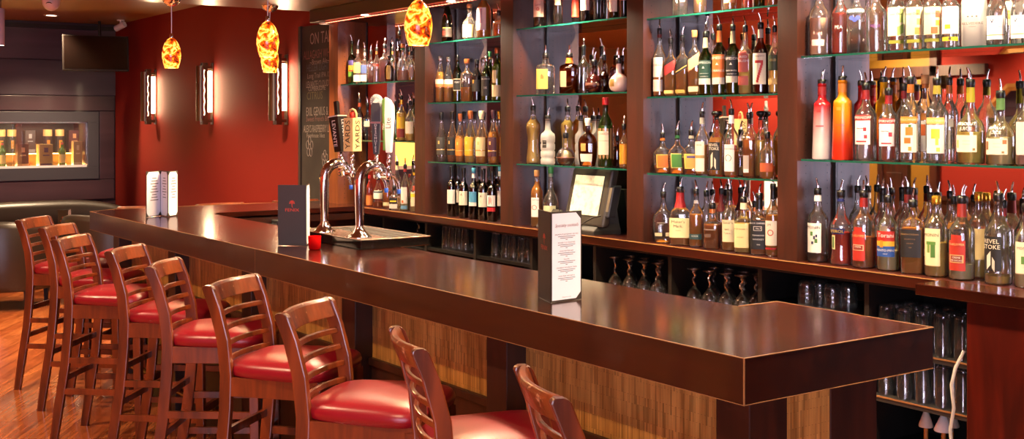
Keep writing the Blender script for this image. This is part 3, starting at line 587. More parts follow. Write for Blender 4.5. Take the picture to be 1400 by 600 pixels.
# bay right of the register
shelf(3, 3, [
 (930, 20, -20, 'square', 'clear square bottle with copper seal', B(liq='clear', fill=.3, hz=.27, bands=[(.3,.42,'#c89878',16,20)])),
 (957, 18, -30, 'round', 'cut pattern amber bottle', B(liq='amber', fill=.5, hz=.30, bands=[(.45,.5,'#3a3a5a',50)])),
 (998, 18, -30, 'round', 'amber bottle with cream label', B(liq='amber', fill=.6, hz=.30, bands=[(.14,.5,'#e8b070',52)])),
 (1023, 12, -30, 'round', 'slim bottle with coral label', B(liq='red', fill=.6, hz=.30, bands=[(.25,.6,'#d85a40',60)])),
 (1038, 15, -30, 'wine', 'dark green bottle', B(glass='dkgreen', liq='gold', fill=.2, hz=.31)),
 (1057, 14, -30, 'round', 'red-brown bottle beside the right column', B(liq='brown', fill=.6, hz=.31)),
])
shelf(3, 2, [
 (901, 18, 27, 'round', 'whisky bottle with two white labels', B(liq='brown', fill=.55, foil=(.86,'#8a2a1c'), bands=[(.30,.60,'#e4dcd0',50,-10), (.08,.26,'#dcd0c0',50,-10)], texts=[("DEWAR'S", .48, .05, '#7a3020', -.1)])),
 (917, 17, 40, 'square', 'square whisky bottle with slanted red label', B(liq='amber', fill=.5, bands=[(.42,.60,'#a0201a',54,-6,.14), (.05,.11,'#d8b060',40,-6)])),
 (933, 17, 36, 'square', 'square whisky bottle with slanted black label', B(liq='amber', fill=.5, bands=[(.42,.60,'#14100e',54,-6,.14), (.45,.47,'#c8a050',54,-6,.14), (.05,.11,'#a88838',40,-6)])),
 (949.5, 17, 42, 'square', 'square corked whisky bottle with slanted beige label', B(liq='amber', fill=.42, close='cork', bands=[(.42,.60,'#c8a878',54,-6,.14), (.06,.14,'#d8c090',40,-6)])),
 (964.5, 19, 31, 'round', 'green whiskey bottle with dark green label', B(glass='green', liq='amber', fill=.45, foil=(.74,'#d8c8a0'), bands=[(.28,.58,'#1f4638',56,-6), (.18,.28,'#d8d2c0',56,-6)], texts=[('JAMESON', .54, .055, WHT, -.1), ('▲', .46, .05, WHT, -.2), ('IRISH WHISKEY', .36, .022, WHT, -.1), ('CASKMATES', .31, .026, WHT, -.1)])),
 (983.5, 20, 21, 'round', 'green whiskey bottle with orange label', B(glass='green', liq='amber', fill=.45, foil=(.74,'#d8641e'), bands=[(.26,.60,'#d86a24',56,-6), (.16,.26,'#e0d4c0',56,-6)], texts=[('JAMESON', .55, .055, WHT, -.1), ('▲', .46, .05, WHT, -.2), ('ORANGE', .36, .05, WHT, -.1)])),
 (1002, 19, 21, 'round', 'green whiskey bottle with black label', B(glass='green', liq='amber', fill=.45, foil=(.72,'#a89878'), bands=[(.28,.58,'#171614',56,-4), (.18,.28,'#d8ccb4',56,-4)], texts=[('JAMESON', .54, .055, WHT, -.1), ('▲', .46, .05, WHT, -.1), ('BLACK BARREL', .36, .028, WHT, -.1), ('TRIPLE DISTILLED', .31, .02, WHT, 0)])),
 (1019, 18, 22, 'square', 'amber whiskey bottle with arched pink-red label', B(liq='gold', fill=.62, bands=[(.34,.62,'#b8503c',40,-14), (.62,.66,'#b8503c',28,-14), (.14,.28,'#b8503c',40,-14)], texts=[('RED', .57, .055, WHT, -.2), ('BUSH', .51, .055, WHT, -.2)])),
 (1040, 22, 18, 'round', 'dark whiskey bottle with a big red seven', B(glass='brown', liq='dark', fill=.55, foil=(.78,'#dccbb0'), bands=[(.14,.60,'#ece0c8',54,-6), (.455,.495,'#b81c14',30,-4)]+[(.455-.036*(k+1), .458-.036*k, '#b81c14', 8.5, 17-4.6*k) for k in range(8)], texts=[("Seagram's", .56, .035, INK, 0)])),
 (1059, 17, 22, 'round', 'dark green labelled amber bottle beside the right column', B(liq='gold', fill=.5, bands=[(.36,.60,'#2c3c22',56,-10), (.14,.24,'#c8a868',50,-10)], texts=[('OLD', .52, .05, '#c8b070', 0)])),
 (975, 13, 34, 'round', 'clear bottle standing behind the green bottles', B(liq='clear', fill=.3, back=1)),
])
shelf(3, 1, [
 (906, 26, 169, 'flask', 'squat cut glass whisky flask with orange oval label', B(liq='brown', fill=.20, foil=(.82,'orange'), bands=[(.14,.50,'#e0b050',40,6), (.16,.48,'#d86a20',34,6)])),
 (926, 26, 165, 'flask', 'squat cut glass whisky flask with green oval label', B(liq='brown', fill=.45, foil=(.82,'green'), bands=[(.14,.50,'#e0c868',40,4), (.16,.48,'#3f7a2c',34,4)])),
 (945, 27, 165, 'flask', 'squat cut glass whisky flask with yellow oval label', B(liq='dark', fill=.40, foil=(.82,'#d8c8b0'), bands=[(.14,.50,'#e0cc58',42,6), (.16,.48,'#c8a04a',36,6), (.40,.45,'#4a3a78',26,6)])),
 (960, 19, 140, 'round', 'tall bourbon bottle with long white label', B(liq='amber', fill=.50, foil=(.80,'#e0d8c4'), bands=[(.06,.56,'#e8e0cc',46,-14), (.28,.33,'#a88a50',50,-14)], texts=[('BASIL', .50, .04, INK, -.2)])),
 (980, 22, 152, 'round', 'amber whisky bottle with black bird label and stopper', B(liq='amber', fill=.66, close='stopper', bands=[(.10,.58,'#14110f',50,-14), (.14,.38,'#cfc6b0',9,-24,.06), (.14,.30,'#cfc6b0',6,2,-.05)], texts=[('REVEL', .53, .07, '#efe4c8', -.25), ('STOKE', .465, .07, '#efe4c8', -.25)])),
 (1000, 20, 136, 'round', 'bourbon bottle with white label and dark skull mark', B(liq='amber', fill=.40, foil=(.78,'white'), bands=[(.08,.50,'#ece8e0',46,-14)], texts=[('SKREWBALL', .43, .035, INK, -.2), ('●', .28, .14, '#1c1614', -.3), ('v', .25, .10, '#ece8e0', -.3)])),
 (1024, 17, 141, 'square', 'tall square dark amber bottle with small grey strip', B(liq='brown', fill=.62, bands=[(.08,.36,'#b8a898',22,-18), (.08,.14,'#e8e4dc',20,-18)])),
 (1012, 17, 180, 'round', 'clear bottle with short black pourer behind', B(liq='gold', fill=.3, back=1)),
 (1040, 17, 152, 'round', 'amber bottle with black stopper behind', B(liq='gold', fill=.62, back=1, close='stopper')),
 (1049, 21, 160, 'round', 'clear bottle with copper band label', B(liq='amber', fill=.30, hz=.24, bands=[(.16,.36,'#b8542a',56,-4)])),
])
shelf(3, 0, [
 (907, 31, 250, 'flask', 'wide nearly empty bourbon flask with two cream tags', B(liq='amber', fill=.06, bands=[(.14,.21,'#d8c8a0',24,-26), (.14,.22,'#d8c8a0',20,38)], texts=[('WOODFORD', .42, .03, '#d8d0c0', -.1), ('RESERVE', .385, .022, '#d8d0c0', -.1)])),
 (930, 28, 243, 'jd', 'bourbon bottle with red wax neck and cream label', B(liq='amber', fill=.40, foil=(.68,'#b8141c'), bands=[(.14,.50,'#e6d8a4',54,-6)], texts=[("Maker's", .43, .07, INK, -.1), ('Mark.', .35, .07, INK, -.1), ('WHISKY', .27, .025, INK, -.1)])),
 (952, 20, 246, 'round', 'ribbed bourbon bottle with teal label and white neck badge', B(liq='amber', fill=.60, bands=[(.14,.24,'#2c4a4a',56,-4), (.80,.86,'#d8d4cc',50,-4)], texts=[('ROCK', .20, .045, WHT, -.1)])),
 (966, 20, 248, 'round', 'clear bottle standing behind the bourbons', B(liq='clear', fill=.25, back=1)),
 (974, 22, 265, 'jd', 'short dark whiskey bottle with faint lettering', B(liq='brown', fill=.58, foil=(.80,'copper'), bands=[(.46,.462,'#8a6a50',3), (.28,.36,'#6a4a38',20,-20)], texts=[('TULLAMORE', .46, .045, '#c8b098', -.1)])),
 (986, 16, 245, 'round', 'clear bottle with dark red wax neck behind', B(liq='clear', fill=.3, back=1, foil=(.64,'#8a1018'))),
 (997.5, 21, 246, 'round', 'bourbon bottle with cream label and scribbled writing', B(liq='amber', fill=.24, foil=(.82,'black'), bands=[(.16,.54,'#e4d6ac',52,-6)], texts=[("Baker's", .49, .06, INK, -.1), ('aged', .38, .04, INK, -.25), ('7 years', .31, .04, INK, -.2)])),
 (1016.5, 22, 256, 'jd', 'honey whiskey bottle with pale cream label', B(liq='gold', fill=.56, foil=(.78,'cream'), bands=[(.10,.56,'#e6d49a',50,-6)], texts=[("JACK DANIEL'S", .46, .035, '#6a4a20', -.1), ('HONEY', .30, .035, '#6a4a20', -.1)])),
 (1032, 18, 262, 'round', 'clear bottle with copper neck band behind', B(liq='clear', fill=.2, back=1, foil='copper')),
 (1038, 23, 251, 'jd', 'square whiskey bottle with black and white label', B(liq='brown', fill=.20, foil=(.74,'black'), bands=[(.10,.60,'#11100f',52,-4), (.42,.50,'#c8c0b4',26,-4), (.43,.49,'#11100f',22,-4)], texts=[("JACK DANIEL'S", .55, .04, WHT, 0), ('No.7', .46, .04, WHT, 0), ('TENNESSEE', .34, .035, WHT, 0), ('WHISKEY', .27, .04, WHT, 0), ('1866', .18, .03, WHT, 0)])),
 (1057, 21, 238, 'round', 'bourbon bottle with white label and red seal', B(liq='amber', fill=.6, foil=(.78,'black'), bands=[(.16,.52,'#e8dcc8',50,-14), (.10,.13,'#a8201c',50,-14)], texts=[('JIM', .46, .05, INK, -.4), ('●', .34, .12, '#b8281e', -.2)])),
])
# register bay
shelf(2, 3, [
 (737.5, 17, -30, 'wine', 'dark bottle with pink cream label and red seal', B(name='wine_bottle', glass='black', hz=.31, bands=[(.22,.62,'#e0b8a0',56)], texts=[('Laird', .48, .06, '#5a3a4a'), ('●', .38, .10, '#c87060')])),
 (763, 13, -30, 'wine', 'dark bottle with round cream medallion', B(name='wine_bottle', glass='black', hz=.31, bands=[(.42,.56,'#b09878',36)])),
 (787, 11, -30, 'wine', 'dark bottle with narrow red label behind', B(name='wine_bottle', glass='black', back=1, hz=.31, bands=[(.18,.62,'#c83c20',60)])),
 (800.5, 14, -30, 'wine', 'dark bottle with pale pink label', B(name='wine_bottle', glass='black', hz=.31, bands=[(.24,.60,'#e6c8b8',56)])),
 (817, 11, -30, 'wine', 'slim dark bottle standing behind', B(name='wine_bottle', glass='black', back=1, hz=.31, bands=[(.5,.7,'#a87068',50)])),
 (839.5, 14, -30, 'wine', 'dark bottle with cream label beside the right column', B(name='wine_bottle', glass='dkgreen', liq='brown', fill=.5, hz=.31, bands=[(.14,.60,'#e8d4b8',50)])),
 (853, 9, -30, 'wine', 'slim dark bottle with pink sliver label', B(name='wine_bottle', glass='black', back=1, hz=.31, bands=[(.4,.7,'#c88a80',50)])),
])
shelf(2, 2, [
 (746, 29, 62, 'slab', 'square clear bottle with gold label', B(liq='clear', fill=.3, bands=[(.14,.66,'#d8a850',34,-16), (.40,.48,'#a06a20',9,-16)], texts=[('▲', .5, .07, '#8a5a20', -.3)])),
 (778.5, 26, 62, 'slab', 'square dark amber liqueur bottle', B(glass='brown', liq='brown', fill=.66, foil=(.76,'orange'), bands=[(.18,.60,'#c8a880',16,-26)])),
 (798, 16, 48, 'round', 'slim clear bottle behind the amber square one', B(liq='clear', fill=.5, back=1, hz=.30, foil=(.8,'black'))),
 (812.5, 30, 71, 'globe', 'ball shaped dark chocolate liqueur bottle', B(glass='#2e0c0a', bands=[(.24,.34,'#6a3a30',40,-14)], texts=[('GODIVA', .29, .05, '#c8a078', -.25)])),
 (826, 20, 64, 'globe', 'dark ball bottle standing behind', B(glass='brown', liq='dark', fill=.5, back=1)),
 (846, 27, 68, 'globe', 'ball shaped white liqueur bottle with gold oval seal', B(glass='#d8bcae', bands=[(.18,.42,'#a07830',20,-34)])),
])
shelf(2, 1, [
 (729, 20, 134, 'ornate', 'tall fluted bottle of golden liqueur at left', B(liq='gold', fill=.80)),
 (749, 20, 147, 'ripple', 'rippled frosted bottle with dark diamond tag at left', B(glass='frost', bands=[(.36,.52,'#2a2620',18,-20)])),
 (776, 20, 135, 'ornate', 'tall fluted golden liqueur bottle standing behind', B(liq='gold', fill=.80, back=1)),
 (773.5, 29, 171, 'globe', 'round clear decanter with a little dark liquor', B(liq='dark', fill=.25, bands=[(.25,.28,'#b06a4a',80)], name='decanter', cat='decanter')),
 (794, 16, 147, 'ripple', 'rippled frosted bottle standing behind', B(glass='frost', back=1)),
 (803.5, 27, 162, 'flask', 'round shouldered brown bottle with tall white cap', B(glass='brown', liq='brown', fill=.5, close='white', foil=(.80,'white'), bands=[(.10,.26,'#e8e0cc',38,-6), (.32,.48,'#c8a050',15,-22)])),
 (828, 21, 134, 'round', 'green bottle wrapped in tan paper with red cap', B(glass='green', liq='green', fill=.6, close='red', bands=[(.0,.56,'#b08a54',180), (.18,.52,'#e8dcc4',44,-6)], texts=[('LUXARDO', .48, .045, '#a83020', -.1), ('MARASCHINO', .38, .025, '#6a4a30', -.1)])),
 (844, 14, 190, 'round', 'small dark amber bottle behind the right column', B(glass='brown', liq='dark', fill=.5, back=1, hz=.20)),
 (853, 13, 158, 'round', 'amber bottle with bright orange label', B(liq='amber', fill=.6, bands=[(.10,.58,'#e89418',56)])),
])
shelf(2, 0, [
 (734, 17, 233, 'round', 'spiced rum bottle with cork and white label', B(liq='amber', fill=.80, close='cork', foil=(.84,'orange'), bands=[(.18,.52,'#ece8e0',40,-14)], texts=[('CAPTAIN', .48, .035, INK, -.1), ('●', .34, .12, '#a84a2a', -.3)])),
 (753, 21, 229, 'jug', 'clear round bottle with green cap and pale label', B(liq='clear', fill=.3, close='green', foil=(.80,'#a8b8a0'), bands=[(.28,.38,'#c8c8a0',52,-6), (.08,.22,'#c0c4a0',46,-6)])),
])
# bay right of the taps
shelf(1, 3, [
 (611.5, 16, -8, 'champ', 'dark green champagne bottle', B(name='champagne_bottle', glass='dkgreen', close='black', bands=[(.10,.30,'#2a1c14',56), (.14,.22,'#b8281c',20,-24), (.28,.30,'#c8a040',40)])),
 (642, 20, 6, 'jug', 'squat corked bottle with cream label', B(liq='clear', fill=.3, close='cork', bands=[(.06,.42,'#dcc088',54,-6)])),
 (661.5, 20, -14, 'round', 'tall amber bottle with white striped label', B(liq='amber', fill=.80, close='black', bands=[(.16,.62,'#e8e0d8',48,-16), (.30,.60,'#a8889a',12,-10)])),
 (682, 17, 5, 'round', 'dark amber decanter beside the column', B(liq='brown', fill=.55)),
])
shelf(1, 2, [
 (602, 14, 77, 'slope', 'single malt bottle with cream band, left of two', B(liq='amber', fill=.66, close='silver', bands=[(.40,.50,'#e0d4bc',70), (.33,.40,'#c87a40',70)])),
 (613, 14, 78, 'slope', 'single malt bottle with cream band, right of two', B(liq='amber', fill=.45, close='silver', bands=[(.40,.50,'#e4dcc8',70), (.33,.40,'#c87a40',70)])),
 (625.5, 13, 76, 'round', 'green whisky bottle with framed black label', B(glass='green', liq='amber', fill=.4, close='black', bands=[(.24,.50,'#c8b890',54,-6), (.26,.48,'#1a1815',48,-6)], texts=[('PEAT', .42, .05, WHT)])),
 (638.5, 16, 81, 'square', 'square clear bottle with copper cap, third full', B(liq='amber', fill=.34, close='copper', bands=[(.5,.502,'#cccccc',3)], texts=[('M', .5, .12, '#d8d0c4', -.2)])),
 (652, 14, 82, 'round', 'black whisky bottle with dark label', B(glass='black', close='black', bands=[(.24,.52,'#2a2622',54,-6), (.44,.52,'#d88a20',8,-30)])),
 (665, 14, 78, 'round', 'green whisky bottle with charcoal label', B(glass='green', liq='amber', fill=.4, close='silver', bands=[(.12,.56,'#2c2823',54,-8)], texts=[('BALVENIE', .50, .05, WHT), ('16', .3, .08, WHT)])),
 (670, 12, 71, 'wine', 'tall green bottle standing behind', B(glass='green', liq='gold', fill=.5, back=1, close='green', foil='tan')),
 (679.5, 15, 66, 'round', 'yellow-green bottle with cream label beside the column', B(glass='green', liq='gold', fill=.7, close='copper', foil=(.82,'green'), bands=[(.08,.30,'#e0cc9a',56), (.34,.58,'#d8c48a',22,-20)])),
])
MALT = [(603.5, 15, 154, 'grey black label and black cap', '#3a3632', 'black', 'clear', .1, 0), (618.5, 15, 153, 'black label and black cap', '#1a1614', 'black', 'brown', .5, 0), (629, 14, 156, 'amber label and copper cap', '#c87a20', 'copper', 'amber', .55, 0),
        (634.5, 13, 153, 'black capped, behind the copper capped one', '#1a1614', 'black', 'brown', .5, 1), (643, 17, 152, 'bright yellow label and copper cap', '#e0a020', 'copper', 'gold', .5, 0),
        (649.5, 13, 153, 'black capped, behind the yellow labelled one', '#2a2420', 'black', 'amber', .5, 1), (658.5, 18, 152, 'cream label and cream cap', '#e4cc94', 'cream', 'amber', .5, 0), (675, 17, 151, 'burgundy label and purple cap', '#4a1c2c', 'purple', 'amber', .6, 0), (682.5, 12, 152, 'gold cap at the column', '#c8902c', 'gold', 'red', .5, 1)]
shelf(1, 1, [(cx, w, top, 'bell', 'malt bottle, '+ds, B(liq=lq, fill=fl, close=cp, foil=(.80, cp), back=bk, bands=[(.26,.50,lc,50,-8), (.14,.24,lc,50,-8), (.235,.25,'#d8b060',50,-8), (.36,.42,'#d8b060',8,-22)])) for cx, w, top, ds, lc, cp, lq, fl, bk in MALT])
WINE = [(617.5, 12.5, 228, 'white label and black foil, leftmost', WHT, 'black', 0), (626, 11, 228, 'black foil standing behind the leftmost', '#d8d4c4', 'black', 1), (634, 13.5, 230, 'cream label, bird mark, second in front', '#e8dfc8', 'black', 0),
        (647.5, 12.5, 230, 'sky blue and white label', '#4f9cc4', 'blue', 0), (655, 11, 228, 'green glass behind the blue labelled one', '#3a5a30', 'black', 1), (661, 14, 231, 'cream label, bird mark, right of the blue one', '#e8dfc8', 'black', 0),
        (668, 11, 229, 'plain black foil behind', '#1a1a14', 'black', 1), (673, 14, 234, 'white label of red branches over red', '#ece4dc', 'black', 0), (683.5, 12, 227, 'blue and white neck beside the column', '#d8d4cc', 'blue', 1)]
shelf(1, 0, [(cx, w, top, 'wine', 'wine bottle, '+ds, B(name='wine_bottle', glass='dkgreen', liq='wine', fill=.57, close=cp, foil=(.76, 'white' if cp == 'blue' else cp), back=bk,
   bands=([(.26,.54,lc,60,-8)] if 'branches' not in ds else [(.30,.52,lc,60,-8), (.20,.28,'#c01c20',60,-8), (.34,.50,'#b81c20',6,-20,.05), (.36,.48,'#b81c20',5,0,-.05)])+([(.26,.33,WHT,60,-8)] if 'sky' in ds else []),
   texts=([('A', .47, .07, INK, -.4)] if 'bird' in ds else []))) for cx, w, top, ds, lc, cp, bk in WINE])
# bay behind the taps
shelf(0, 2, [
 (481, 11, 48, 'wine', 'green bottle with purple, yellow and green label', B(glass='green', liq='green', fill=.5, bands=[(.18,.32,'#5a9a2c',60), (.32,.46,'#d8a020',60), (.46,.58,'#4a3a78',60), (.31,.34,'#c83020',40)])),
 (489, 11, 54, 'square', 'square bottle with pale green label', B(liq='clear', fill=.3, foil='#d8a898', bands=[(.30,.58,'#a8b058',54), (.06,.24,'#e4e0c8',54)])),
 (498.5, 10, 58, 'square', 'square bottle with blue label', B(liq='clear', fill=.3, foil='#e0b0a8', bands=[(.30,.56,'#3a4a7a',54), (.06,.26,'#e0d8bc',54)])),
 (507, 11, 60, 'square', 'plain clear square bottle', B(liq='clear', fill=.5)),
 (515, 10, 56, 'round', 'clear bottle with red band and copper cap', B(liq='pink', fill=.4, foil='copper', bands=[(.5,.56,'#c83c20',60)])),
 (526, 14, 52, 'square', 'pink gin bottle', B(liq='pink', fill=.62, foil='#d87a70')),
 (532, 13, 88, 'flask', 'small dark flask with yellow oval label', B(glass='brown', liq='dark', fill=.6, close='black', yaw=None, y=3.75, hz=.17, bands=[(.10,.62,'#d8b058',28,-4)])),
 (537, 9, 56, 'round', 'slim clear bottle with copper neck', B(liq='peach', fill=.4, foil='copper', back=1)),
 (546, 11, 34, 'wine', 'tall amber bottle standing behind', B(glass='brown', liq='amber', fill=.5, back=1)),
 (551, 17, 70, 'jug', 'round clear bottle with red and green cap', B(liq='peach', fill=.3, close='copper', foil=(.80,'green'), hz=.24)),
 (563, 9, 75, 'round', 'clear bottle with cream oval label by the column', B(liq='gold', fill=.4, hz=.23, bands=[(.12,.50,'#e8c8a8',40)])),
])
shelf(0, 1, [
 (491.5, 11, 127, 'round', 'pale blue gin bottle with red neck and white label', B(glass='blue', liq='clear', fill=.4, foil=(.8,'#c84a28'), bands=[(.06,.58,'#dce4ec',40)])),
 (502.5, 11, 132, 'square', 'pale blue square gin bottle with cream tag', B(glass='blue', liq='clear', fill=.4, bands=[(.38,.54,'#d8c8a0',34)])),
 (541, 10, 130, 'round', 'green tinted bottle half hidden by the white tap handle', B(glass='green', liq='clear', fill=.4, back=1)),
 (549, 14, 122, 'round', 'golden liqueur bottle with yellow and red label', B(liq='gold', fill=.66, foil=(.8,'gold'), bands=[(.30,.56,'#e8c020',48), (.08,.28,'#8a2c1c',48)])),
 (561, 14, 129, 'round', 'bottle with large cream label near the column', B(liq='gold', fill=.35, bands=[(.20,.52,'#e8dcc0',50,-8)])),
 (566, 9, 126, 'round', 'greenish bottle with pourer behind the cream label', B(glass='green', liq='pale', fill=.5, back=1)),
])
shelf(0, 0, [
 (505, 9, 240, 'round', 'slim red syrup bottle with orange label', B(liq='red', fill=.80, close='red', bands=[(.04,.36,'#d87838',70)])),
 (517, 14, 232, 'slope', 'vermouth bottle with white label and dark stripe', B(liq='orange', fill=.18, bands=[(.30,.58,'#e8e2cc',56), (.50,.56,'#3a4a58',56)])),
 (530, 14, 234, 'round', 'dark amber liqueur bottle with cream lower label', B(liq='brown', fill=.62, bands=[(.10,.22,'#e0d0a0',56)])),
 (539, 13, 245, 'jd', 'short clear bottle with black and yellow oval label', B(liq='clear', fill=.3, y=3.74, bands=[(.30,.56,'#14141a',44), (.38,.44,'#e0b81c',34), (.08,.28,'#c8c4bc',44)])),
 (543, 12, 212, 'round', 'tall clear bottle behind the short one', B(liq='clear', fill=.4, back=1, foil='cream')),
 (554, 13, 216, 'slope', 'clear bottle with red neck band and white label', B(liq='pale', fill=.3, foil=(.84,'red'), bands=[(.16,.54,'#ece6dc',44,-10), (.18,.24,'#d86a28',14,-24), (.04,.12,'#6a9ac0',44,-10)])),
 (567, 13, 221, 'slope', 'clear bottle with yellow label beside the column', B(liq='pale', fill=.3, foil=(.84,'yellow'), bands=[(.14,.48,'#e8e2c0',50), (.36,.44,'#e8d020',50), (.52,.64,'#c04a20',20)])),
])

# ------------------------------------------------------------------ bar stools
SCUFF = wood('scuffed_rail_wood', '#4a1e0b', '#8e4420', .28, 9, (2, 2, .3), .3)
_nt = SCUFF.node_tree; _n = noise(_nt, 26, 6, (1, 1, 1)); _n.inputs['Roughness'].default_value = .7
_r = ramp(_nt, _n.outputs[0], [(.60, '#000000'), (.68, '#ffffff')]); _b = _nt.nodes['Principled BSDF']; _src = _b.inputs['Base Color'].links[0].from_socket
_mx = _nt.nodes.new('ShaderNodeMixRGB'); _mx.inputs[2].default_value = (*H('#b98a68'), 1); _nt.links.new(_r.outputs[0], _mx.inputs[0]); _nt.links.new(_src, _mx.inputs[1]); _nt.links.new(_mx.outputs[0], _b.inputs['Base Color'])
def make_stool():
    r = empty('bar_stool')
    path = [(-.262, 0), (-.235, .18), (-.200, .40), (-.182, .60), (-.178, .72), (-.192, .85), (-.222, .96), (-.252, 1.035)]   # back post: y, z
    def wpost(s):
        m = MB(); rings = []
        for (y, z) in path:
            k = .024 if z > .1 else .02; x0, x1 = s*.158, s*.190; xx = x0+(x1-x0)*min(1, .25+z*.75) if False else x1
            a, b = s*(.190-.026), s*.190
            rings.append([(a, y-k, z), (b, y-k, z), (b, y+k, z), (a, y+k, z)] if s > 0 else [(b, y-k, z), (a, y-k, z), (a, y+k, z), (b, y+k, z)])
        # rounded head
        y, z = path[-1]; a, b = s*(.190-.026), s*.190
        for dz, k in ((.008, .019), (.012, .010)):
            q = [(a, y-k-.003, z+dz), (b, y-k-.003, z+dz), (b, y+k-.003, z+dz), (a, y+k-.003, z+dz)]
            rings.append(q if s > 0 else [q[1], q[0], q[3], q[2]])
        m.rings(rings, 0, False); return m
    for s in (-1, 1): wpost(s).build('back_post', STOOLW, r, bevel=.004)
    def yat(z):
        for (y0, z0), (y1, z1) in zip(path[:-1], path[1:]):
            if z <= z1: return y0+(y1-y0)*(z-z0)/(z1-z0)
        return path[-1][0]
    def curved(z0, z1, th, bow, name, top=False):
        m = MB(); rings = []; n = 12
        for i in range(n+1):
            u = -1+2*i/n; x = u*.166; b = bow*(1-u*u)
            ya, yb = yat(z0)-b, yat(z1)-b
            if top: rings.append([(x, ya-th/2, z0), (x, ya+th/2, z0), (x, yb+th/2, z1-.006), (x, yb+th*.2, z1+.004), (x, yb-th*.3, z1+.003), (x, yb-th/2, z1-.008)])
            else: rings.append([(x, ya-th/2, z0), (x, ya+th/2, z0), (x, yb+th/2, z1), (x, yb-th/2, z1)])
        m.rings(rings, 0, False); return m.build(name, SCUFF if top else STOOLW, r, bevel=.003)
    curved(.984, 1.044, .026, .030, 'top_rail', True)
    for z in (.772, .828, .884, .938): curved(z-.010, z+.008, .014, .028, 'back_slat')
    # front legs, tapered
    for s in (-1, 1):
        x = s*.182
        MB().rings([[(x-k+s*.012*(1-z/.66), .185-k+.015*(1-z/.66), z), (x+k+s*.012*(1-z/.66), .185-k+.015*(1-z/.66), z), (x+k+s*.012*(1-z/.66), .185+k+.015*(1-z/.66), z), (x-k+s*.012*(1-z/.66), .185+k+.015*(1-z/.66), z)] for k, z in ((.014, 0), (.019, .3), (.020, .70))], 0, False).build('front_leg', STOOLW, r, bevel=.003)
    # apron
    ap = MB().box((-.165, -.19, .645), (.165, -.168, .715)).box((-.18, .185, .645), (.18, .205, .715)).box((-.188, -.17, .645), (-.168, .19, .715)).box((.168, -.17, .645), (.188, .19, .715))
    ap.build('apron', STOOLW, r, bevel=.002)
    # stretchers
    def bar(a, b, h=.030, t=.018):
        a = Vector(a); b = Vector(b); d = (b-a).normalized(); n = Vector((-d.y, d.x, 0))*t/2; up = Vector((0, 0, h/2))
        m = MB(); m.add([a-n-up, a+n-up, a+n+up, a-n+up, b-n-up, b+n-up, b+n+up, b-n+up], [(0,1,2,3),(7,6,5,4),(0,4,5,1),(1,5,6,2),(2,6,7,3),(3,7,4,0)]); return m
    for s in (-1, 1):
        bar((s*.180, -.195, .43), (s*.188, .19, .43)).build('side_stretcher', STOOLW, r, bevel=.002)
        bar((s*.180, -.222, .27), (s*.190, .19, .27)).build('side_stretcher', STOOLW, r, bevel=.002)
    bar((-.17, -.20, .50), (.17, -.20, .50)).build('back_stretcher', STOOLW, r, bevel=.002)
    bar((-.17, -.218, .33), (.17, -.218, .33)).build('back_stretcher', STOOLW, r, bevel=.002)
    bar((-.185, .195, .31), (.185, .195, .31), .034, .024).build('foot_bar', STOOLW, r, bevel=.003)
    # cushion: rounded trapezoid dome
    m = MB(); n = 40; rings = []
    def outline(k, z, rr=1):
        o = []
        for i in range(n):
            a = 2*PI*i/n; c, s = math.cos(a), math.sin(a); q = (abs(c)**5+abs(s)**5)**(-1/5)
            x, y = c*q, s*q; wx = .205+.018*y
            o.append((x*wx*k, .012+y*.213*k, z))
        return o
    for k, z in ((.93, .712), (.985, .722), (1.0, .738), (.985, .753), (.93, .765), (.8, .776), (.6, .784), (.35, .789), (.1, .7905)): rings.append(outline(k, z))
    m.rings(rings, 0, True); m.build('seat_cushion', VINYL, r)
    return r
proto = make_stool()
def stool(i, cx, cy, face, label, group='red seated bar stools along the bar'):
    o = proto if i == 0 else dup(proto)
    o.location = (cx, cy, 0); o.rotation_euler = (0, 0, math.radians(face)-PI/2); tag(o, label, 'bar stool', group)
    return o
# rail ends of the nine stools in front of the bar (near post, far post) at rail height
ends = [((25,302.5),(65.8,295.8)),((53.3,314),(102,305)),((78.5,329),(116,321)),((147.5,346),(195,334)),((206.6,366.5),(241,353.6)),((282.5,393.8),(351,375.6)),((384,432),(450,408)),((541,448),(575.5,481)),((712.7,500),(769,550))]
names = ['farthest stool of the bar front row, before the leather lounge chair', 'second farthest stool of the bar front row, behind the bluish posted one', 'stool with pale bluish post, third from the far end of the front row',
 'stool in front of the folded white menu, fourth from the far end', 'stool with bluish post and short looking rail, fifth from the far end', 'stool with wide scuffed top rail, middle of the front row below the seam',
 'stool with badly scratched rail, below the black folder and red candle', 'stool turned edge-on with S curved rail, second nearest the camera', 'nearest stool, only its curved rail and corner of seat in view']
for i, (a, b) in enumerate(ends):
    A = Vector(pxz(*a, 1.04)); Bq = Vector(pxz(*b, 1.04)); mid = (A+Bq)/2; d = (Bq-A)
    ang = math.degrees(math.atan2(d.y, d.x)); face = ang-90 if ang > 60 else ang+90
    f = Vector((math.cos(math.radians(face)), math.sin(math.radians(face))))
    c = mid+f*.252; stool(i, c.x, c.y, face, 'red seated '+names[i])
stool(9, -8.15, 2.52, -32, 'red seated wooden stool at the far bar corner, mostly behind the white menu', 'bar stools beyond the far end of the bar')
stool(10, -8.13, 3.25, 6, 'wooden stool rail beyond the far bar leg, in front of the red wall', 'bar stools beyond the far end of the bar')
stool(11, -8.17, 3.86, 2, 'wooden stool rail beyond the far bar leg, below the chalkboard', 'bar stools beyond the far end of the bar')

